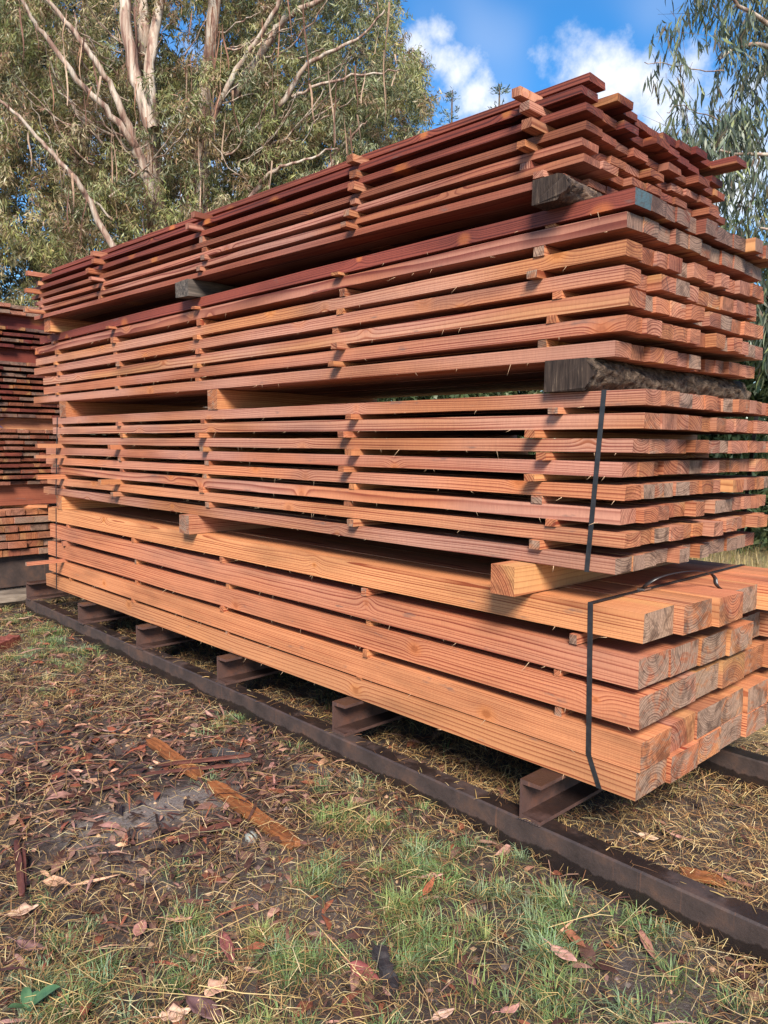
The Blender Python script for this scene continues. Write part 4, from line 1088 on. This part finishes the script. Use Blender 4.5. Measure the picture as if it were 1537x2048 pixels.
def build_cover():
    r = np.random.default_rng(77)
    STRAW = [(0.42, 0.28, 0.11), (0.26, 0.145, 0.06), (0.14, 0.068, 0.032), (0.56, 0.43, 0.22), (0.07, 0.037, 0.022)]
    # --- straw everywhere, thickest under and beside the stack
    x, y, px, py, d = ground_pts(330000, r, -8.5, 1.2, .1, 4.2)
    bare, green, nz, nz2 = zone(px, py, x, y)
    under = (y > 2.22)
    den = np.where(under, .75, .72*(1-.6*bare)*(0.40+.7*nz)*(1-.35*green)) * np.clip(2.6/d, .35, 1.2)
    den *= 1-.85*mud(px, py)
    k = r.random(len(x)) < den; x, y, under = x[k], y[k], under[k]; n = len(x)
    c = pick(STRAW, [3.5, 4, 3.5, 2.5, 3], n, r, .25)
    c[under] *= 1.25
    L = r.uniform(.025, .10, n)*np.where(r.random(n) < .06, 1.8, 1)
    o = tri_obj('dry_straw', *(lambda a: (a[0], a[1]))(lying(x, y, gz(x, y)+.003+r.uniform(0, .022, n), L, r.uniform(.0009, .0023, n), r, c)), MAT['straw'], np.repeat(c, 6, 0))
    tag(o, 'tangled dry straw lying over the yard and under the stack', 'straw', kind='stuff')
    # --- long single stalks
    x, y, px, py, d = ground_pts(1100, r, -6, 1, .3, 2.1); n = len(x)
    c = pick([(0.46, 0.33, 0.15), (0.52, 0.42, 0.24), (0.36, 0.24, 0.10)], [2, 1, 2], n, r)
    v, t, cc = lying(x, y, gz(x, y)+r.uniform(.01, .04, n), r.uniform(.07, .30, n), r.uniform(.0014, .0026, n), r, c, .16, .035)
    tag(tri_obj('straw_stalks', v, t, MAT['straw'], cc), 'long pale straw stalks scattered on the yard', 'straw', kind='stuff')
    # --- straw and bark crumbs caught on top of the front runner
    n = 260; x = r.uniform(-6.3, .2, n); y = 2.195-(x+6.42)/6.97*.117+r.uniform(.0, .085, n)
    c = pick(STRAW, [3, 4, 4, 1, 3], n, r, .25); L = r.uniform(.012, .075, n)
    v, t, cc = lying(x, y, np.full(n, RUN_TOP+.002), L, r.uniform(.0012, .004, n), r, c, .2, .008)
    tag(tri_obj('rail_debris', v, t, MAT['straw'], cc), 'straw and crumbs caught along the top of the front runner', 'straw', kind='stuff')
    # --- grass tufts: blades fan outwards from their own crown
    def tufts(cand, lo, hi, sp0, sp1, h0, h1, thr, prob, pal, pw, name, label, y1=2.14):
        x, y, px, py, d = ground_pts(cand, r, -8.5, 1.0, .1, y1)
        bare, green, nz, nz2 = zone(px, py, x, y)
        f = .5+.25*np.sin(13*x+2.1*np.sin(9*y+1))+.25*np.sin(15*y+2.3*np.sin(11*x+.4))
        den = np.clip(thr+1.0*green*(.2+.9*nz2), 0, 1)*np.clip((f-.30)*2.8, .05, 1)*(1-.9*bare)
        k = r.random(len(x)) < den*prob; x, y, green, d = x[k], y[k], green[k], d[k]
        per = r.integers(lo, hi, len(x)); idx = np.repeat(np.arange(len(x)), per); n = len(idx)
        sp = r.uniform(sp0, sp1, len(x)); ox, oy = r.normal(0, 1, n)*sp[idx], r.normal(0, 1, n)*sp[idx]
        gx, gy = x[idx]+ox, y[idx]+oy
        front = 2.195-(gx+6.42)/6.97*.117                       # keep the blades out of the runner
        k = gy < front-.010; gx, gy, idx, ox, oy = gx[k], gy[k], idx[k], ox[k], oy[k]; n = len(gx)
        tint = pick(pal, pw, len(x), r, .18); c = .65*tint[idx]+.35*pick(pal, pw, n, r, .25)
        hs = r.uniform(.65, 1.2, len(x))
        h = r.uniform(h0, h1, n)*hs[idx]*(.8+.35*green[idx])
        v, t, cc = blades(gx, gy, gz(gx, gy)-.002, h, r.uniform(.0013, .0036, n), r.uniform(.35, 1.5, n), r, c, .18, np.arctan2(oy, ox)+r.normal(0, .7, n))
        tag(tri_obj(name, v, t, MAT['grass'], cc), label, 'grass', kind='stuff')
    tufts(14500, 30, 70, .012, .034, .030, .080, .035, .62, [(0.19, 0.28, 0.085), (0.13, 0.21, 0.085), (0.25, 0.33, 0.20), (0.29, 0.31, 0.10)], [3, 3, 3, 1.5], 'grass', 'fresh green grass tufts growing on the yard in front of the skid')
    tufts(11000, 12, 32, .02, .06, .015, .05, .16, .55, [(0.34, 0.27, 0.11), (0.24, 0.26, 0.07), (0.17, 0.22, 0.07), (0.26, 0.17, 0.07)], [3, 2, 2, 2], 'dry_grass', 'short yellowing grass between the green tufts')
    # --- taller weeds growing under and behind the stack
    x, y, px, py, d = ground_pts(1500, r, -7, 1.2, 2.3, 4.2); k = r.random(len(x)) < .28; x, y = x[k], y[k]
    idx = np.repeat(np.arange(len(x)), 9); n = len(idx); gx = x[idx]+r.normal(0, .03, n); gy = y[idx]+r.normal(0, .03, n)
    c = pick([(0.10, 0.15, 0.05), (0.16, 0.2, 0.07), (0.32, 0.24, 0.11)], [2, 1, 2], n, r, .2)
    v, t, cc = blades(gx, gy, gz(gx, gy), r.uniform(.03, .11, n), r.uniform(.0018, .004, n), r.uniform(.3, 1.3, n), r, c, .2)
    tag(tri_obj('weeds', v, t, MAT['grass'], cc), 'thin weeds and grass under and behind the stack', 'grass', kind='stuff')
    # --- meadow behind
    n = 42000; x = r.uniform(-9, 9, n); y = 4.0+9*r.random(n)**1.4; c = pick([(0.34, 0.26, 0.12), (0.25, 0.19, 0.08), (0.15, 0.17, 0.06), (0.42, 0.34, 0.18)], [3, 2, 1.2, 1], n, r, .2)
    v, t, cc = blades(x, y, gz(x, y), r.uniform(.08, .26, n), r.uniform(.004, .009, n), r.uniform(.2, 1.1, n), r, c, .1)
    tag(tri_obj('meadow_grass', v, t, MAT['grass'], cc), 'tall dry yellow meadow grass beyond the stack', 'grass', kind='stuff')
    # --- leaf and bark litter
    x, y, px, py, d = ground_pts(52000, r, -8.5, 1.2, .1, 3.9)
    bare, green, nz, nz2 = zone(px, py, x, y)
    den = np.clip(.24+.70*bare+.18*nz-.12*green, .08, 1); den[y > 2.2] *= .5; den *= 1-.9*mud(px, py)
    k = r.random(len(x)) < den*.95; x, y, bare = x[k], y[k], bare[k]; n = len(x)
    LC = [(0.125, 0.058, 0.045), (0.20, 0.062, 0.034), (0.40, 0.215, 0.135), (0.022, 0.013, 0.012), (0.30, 0.16, 0.125), (0.06, 0.025, 0.02), (0.18, 0.10, 0.075)]
    c = pick(LC, [5, 2.2, 1.0, 5, 1.6, 5, 3], n, r, .3)
    P = np.stack([x, y, gz(x, y)+r.uniform(.002, .018, n)], 1); a = r.uniform(0, 2*math.pi, n)
    D = np.stack([np.cos(a), np.sin(a), r.normal(0, .13, n)], 1); Nn = unit(r.normal(0, .32, (n, 3))+np.array([0, 0, 1.]))
    bark = r.random(n) < .45
    L = np.where(bark, r.uniform(.03, .21, n), r.uniform(.03, .105, n)); W = np.where(bark, r.uniform(.003, .011, n), L*r.uniform(.16, .42, n))
    v, t, cc = leaf_tris(P, D, Nn, L, W, c, True, .16)
    tag(tri_obj('leaf_litter', v, t, MAT['litter'], cc), 'brown and mauve leaf and bark litter strewn over the yard', 'leaf litter', kind='stuff')
    # --- wood chips and crumbs
    n = 9000; x = r.uniform(-6.5, .6, n); y = r.uniform(.3, 2.1, n); s = r.uniform(.003, .009, n)
    V = np.stack([x, y, gz(x, y)], 1)[:, None]+np.array([(-1, -1, 0), (1, -1, 0.1), (1, 1, .2), (-1, 1, 0), (0, 0, 1.1)])[None]*s[:, None, None]*r.uniform(.5, 1.4, (n, 5, 1))
    T = (np.arange(n)[:, None, None]*5+np.array([(0, 1, 4), (1, 2, 4), (2, 3, 4), (3, 0, 4)])[None]).reshape(-1, 3)
    c = np.repeat(pick([(0.06, .045, .04), (0.16, .12, .10), (0.34, .22, .13)], [4, 2, 1], n, r, .3), 5, 0)
    tag(tri_obj('soil_crumbs', V.reshape(-1, 3), T, MAT['litter'], c), 'soil crumbs and wood chips on the bare patches', 'soil', kind='stuff')
build_cover()

# ------------------------------------------------------------------ single things lying on the ground
def ground_stick(name, label, cat, a, b2, w, h, mat, seed, z=0.012, group=None, lift=(0, 0), n=10, taper=0.7, wob=0.1, cup=0.0):
    """flat uneven slab from photo point a to photo point b2"""
    r = random.Random(seed)
    p0, p1 = on_ground(*a), on_ground(*b2); d = p1-p0; L = float(np.linalg.norm(d[:2])); yaw = math.atan2(d[1], d[0])
    vs, fs = [], []
    for i in range(n):
        t = i/(n-1); x = -L/2+L*t; f = (1 if 0 < i < n-1 else taper)
        ww = w/2*f*(1+r.uniform(-wob, wob)); off = r.uniform(-wob, wob)*w*.25; zz = lift[0]+(lift[1]-lift[0])*t
        hh = h*(1+r.uniform(-.15, .15))
        for (sy, sz) in ((-1, 0), (0, -cup), (1, 0), (1, 1), (0.1, 1-cup+r.uniform(-.15, .15)), (-1, 1)):
            vs.append((x+(r.uniform(-.01, .01) if i in (0, n-1) else 0), off+sy*ww, zz+sz*hh))
    for i in range(n-1):
        for j in range(6): fs.append((i*6+j, i*6+6+j, i*6+6+(j+1) % 6, i*6+(j+1) % 6)[::-1])
    fs.append(tuple(range(6))); fs.append(tuple((n-1)*6+j for j in range(6))[::-1])
    c = (p0+p1)/2
    o = mesh_obj(name, vs, fs, MAT[mat], loc=(c[0], c[1], float(gz(c[0], c[1]))+z), rot=(0, 0, yaw))
    return tag(o, label, cat, group)
G = 'bark pieces lying on the yard'
ground_stick('bark_slab', 'longer wet orange bark slab in the litter, nearer the camera', 'bark', (425, 1572), (590, 1695), .062, .018, 'orangebark', 1, .012, G)
ground_stick('bark_slab', 'shorter orange bark slab in the litter, farther from the camera', 'bark', (300, 1487), (400, 1562), .055, .018, 'orangebark', 2, .012, G)
ground_stick('bark_strip', 'dark red bark strip lying across the end of the shorter orange slab', 'bark', (318, 1545), (498, 1527), .022, .008, 'redbark', 3, .032, G)
ground_stick('bark_strip', 'long thin red bark strip just below the crossing one', 'bark', (295, 1560), (500, 1540), .015, .008, 'redbark', 4, .027, G)
ground_stick('bark_strip', 'thin red strip pointing left from the orange slabs', 'bark', (130, 1600), (290, 1562), .016, .006, 'redbark', 5, .018, G)
ground_stick('bark_strip', 'narrow mauve bark strip in front of the grey mud patch', 'bark', (345, 1690), (480, 1645), .026, .008, 'redbark', 6, .016, G)
ground_stick('bark_strip', 'upright brown bark strip at the left edge above a tan leaf', 'bark', (33, 1690), (45, 1815), .02, .010, 'redbark', 7, .02, G, (0.0, .03))
ground_stick('bark_strip', 'second brown bark strip beside the upright one at the left edge', 'bark', (48, 1700), (50, 1800), .012, .008, 'redbark', 8, .02, G, (0.0, .02))
ground_stick('bark_piece', 'bright orange bark piece on the straw to the right of the runner', 'bark', (1362, 1752), (1452, 1772), .048, .016, 'orangebark', 9, .02, G)
ground_stick('bark_strip', 'black curved bark strip among the grass at the lower left', 'bark', (100, 1998), (150, 1975), .022, .008, 'black', 10, .015, G)
ground_stick('bark_strip', 'black stick by the brown leaves at the left', 'bark', (80, 1860), (170, 1832), .028, .014, 'black', 11, .012, G)
ground_stick('bark_strip', 'small black strip near the bottom, left of the centre', 'bark', (255, 2002), (310, 1982), .026, .008, 'black', 12, .015, G)
ground_stick('charred_stub', 'black charred stub of bark standing up in the grass near the bottom', 'bark', (788, 1984), (757, 1922), .034, .024, 'black', 13, .012, G, (0, .03), wob=.3)
ground_stick('slate_piece', 'flat dark slate piece beside the red bark strips', 'stone', (428, 1508), (498, 1532), .07, .016, 'slate', 14, .012)
ground_stick('slate_piece', 'flat dark slab half buried beside the runner, right of the grass tuft', 'stone', (590, 1535), (665, 1548), .06, .014, 'slate', 15, .008)
ground_stick('broken_brick', 'broken red brick at the left edge of the yard', 'brick', (-45, 1312), (30, 1286), .10, .06, 'brick', 16, .0, taper=.95, wob=.03)

def stone(label, px, py, s, mat, seed):
    r = random.Random(seed); import bmesh
    bm = bmesh.new(); bmesh.ops.create_icosphere(bm, subdivisions=2, radius=1)
    for v in bm.verts: v.co *= (1+r.uniform(-.16, .16)); v.co.x *= s; v.co.y *= s*.8; v.co.z *= s*.7
    me = bpy.data.meshes.new('pebble'); bm.to_mesh(me); bm.free(); me.materials.append(MAT[mat]); me.polygons.foreach_set('use_smooth', [True]*len(me.polygons))
    p = on_ground(px, py); o = bpy.data.objects.new('pebble', me); o.location = (p[0], p[1], s*.3); link(o); tag(o, label, 'stone')
stone('pale greenish stone beside the end of the longer orange bark slab', 503, 1675, .028, 'stone', 1)
stone('small white pebble just left of the red bark strips', 302, 1533, .010, 'stone', 2)

def fallen_leaf(label, px, py, L, W, ang, col, seed, lobes=0, tilt=.25):
    """a single curled leaf: blade with midrib fold, and a stalk"""
    r = random.Random(seed); n = 9
    p = on_ground(px, py, .02)
    root = None
    vs, cs, fs = [], [], []
    cl = r.uniform(.2, .55)*L
    for i in range(n):
        t = i/(n-1); wv = W/2*math.sin(math.pi*min(1, t**.8*.97+.02))**.8
        if lobes: wv *= 1+.38*math.cos(t*math.pi*2*lobes)
        zc = cl*(t-.5)**2; x = L*(t-.5)
        for s in (-1, -.5, 0, .5, 1): vs.append((x+r.uniform(-.02, .02)*L, s*wv*(1+r.uniform(-.1, .1)), zc+abs(s)*wv*.38+r.uniform(-.02, .02)*L))
    for i in range(n-1):
        for j in range(4): fs.append((i*5+j, i*5+5+j, i*5+6+j, i*5+1+j))
    mk = simple_noise_mat('dead_leaf', [tuple(c*.6 for c in col), col, tuple(min(1, c*1.25) for c in col)], 55, .6, .3, .002)
    o = mesh_obj('fallen_leaf', vs, fs, mk, None, True, (p[0], p[1], float(gz(p[0], p[1]))+.026), (r.uniform(-tilt, tilt), r.uniform(-tilt, tilt), ang))
    sm = o.modifiers.new('thick', 'SOLIDIFY'); sm.thickness = .0006
    tag(o, label, 'leaf', 'fallen leaves')
    st = ribbon('leaf_stalk', [(-L*.5-.03*q/3, .004*math.sin(q), cl*.25+.002*q) for q in range(4)], .0024, mk, None, (0, 1, 0)); st.parent = o
A = math.radians
for a in (('pinkish brown oval leaf among grass in the lower left', 281, 1856, .075, .036, 2.4, (.33, .155, .125), 1), ('tan lobed leaf to the right of the pinkish oval one', 360, 1843, .072, .036, .9, (.44, .24, .165), 2, 2),
          ('long dark crimson leaf pointing down to the right', 455, 1898, .135, .034, -.35, (.20, .065, .06), 3), ('pale tan lobed leaf below the crimson one', 433, 1973, .085, .045, 1.9, (.50, .29, .20), 4, 2),
          ('light tan lobed leaf at the bottom edge', 350, 2028, .075, .042, 1.3, (.52, .33, .23), 5, 2), ('purple brown rounded leaf near the left edge', 62, 1895, .085, .046, .8, (.21, .115, .105), 6),
          ('tan curled leaf under the upright bark strip', 48, 1826, .085, .045, 1.1, (.46, .29, .20), 7, 2), ('pink lobed leaf lying across a rust-coloured one', 865, 1757, .075, .034, .75, (.50, .27, .215), 8, 2),
          ('narrow rust leaf under the pink lobed one', 858, 1777, .085, .024, 1.9, (.30, .09, .045), 9), ('dark red broad leaf beside the charred stub', 728, 1946, .085, .05, .4, (.19, .055, .05), 10),
          ('rust brown leaf in the grass below the runner', 1152, 1890, .11, .028, -.5, (.30, .115, .065), 11), ('pinkish leaf just below the rust brown one', 1128, 1922, .085, .036, -.1, (.44, .235, .19), 12),
          ('long brown leaf right of the rust brown one', 1295, 1900, .11, .028, -.7, (.27, .125, .09), 13), ('upright tan leaf at the bottom edge, right of the centre', 888, 2036, .06, .03, 1.2, (.50, .32, .24), 14),
          ('pink leaf at the bottom edge beside the upright tan one', 1021, 2030, .07, .026, 1.5, (.46, .23, .19), 15), ('pale leaf on the straw under the near end of the sleepers', 1297, 1675, .07, .036, .6, (.5, .34, .24), 16),
          ('pink leaf on the straw right of the pale one', 1362, 1676, .08, .026, .0, (.42, .22, .18), 17), ('curved brown leaf beside the bright orange bark piece', 1470, 1765, .13, .024, .3, (.22, .10, .07), 18),
          ('curled pale leaf by the far end of the runner', 52, 1240, .12, .06, .9, (.42, .28, .20), 19), ('dusty pink leaf beside the long grass tuft', 420, 1432, .08, .03, .2, (.42, .25, .21), 20),
          ('big dark purple leaf at the bottom, left of the centre', 410, 2018, .12, .05, .35, (.105, .055, .055), 21), ('mauve narrow leaf above the grey mud patch', 225, 1462, .12, .022, .5, (.36, .22, .19), 22)):
    fallen_leaf(*a)
def weed():
    p = on_ground(55, 2012, .02); root = empty('broadleaf_weed', (p[0], p[1], 0)); tag(root, 'small green broad-leaved weed at the bottom left corner', 'weed')
    mk = simple_noise_mat('weed_leaf', [(0.03, 0.075, 0.035), (0.055, 0.115, 0.05), (0.09, .16, .075)], 40, .5, .3, .002)
    for q, (a, L) in enumerate(((1.2, .075), (2.9, .05), (-.2, .05), (-1.7, .045), (2.1, .04))):
        vs, fs = [], []
        for i in range(7):
            t = i/6; w = L*.26*math.sin(math.pi*min(1, .1+.9*t))**.7
            for s in (-1, 0, 1): vs.append((L*t, s*w, .012+.5*L*math.sin(1.5*t)+abs(s)*w*.3))
        for i in range(6):
            for j in range(2): fs.append((i*3+j, i*3+3+j, i*3+4+j, i*3+1+j))
        o = mesh_obj('leaf', vs, fs, mk, root, True, (p[0], p[1], .0), (0, 0, a))
weed()
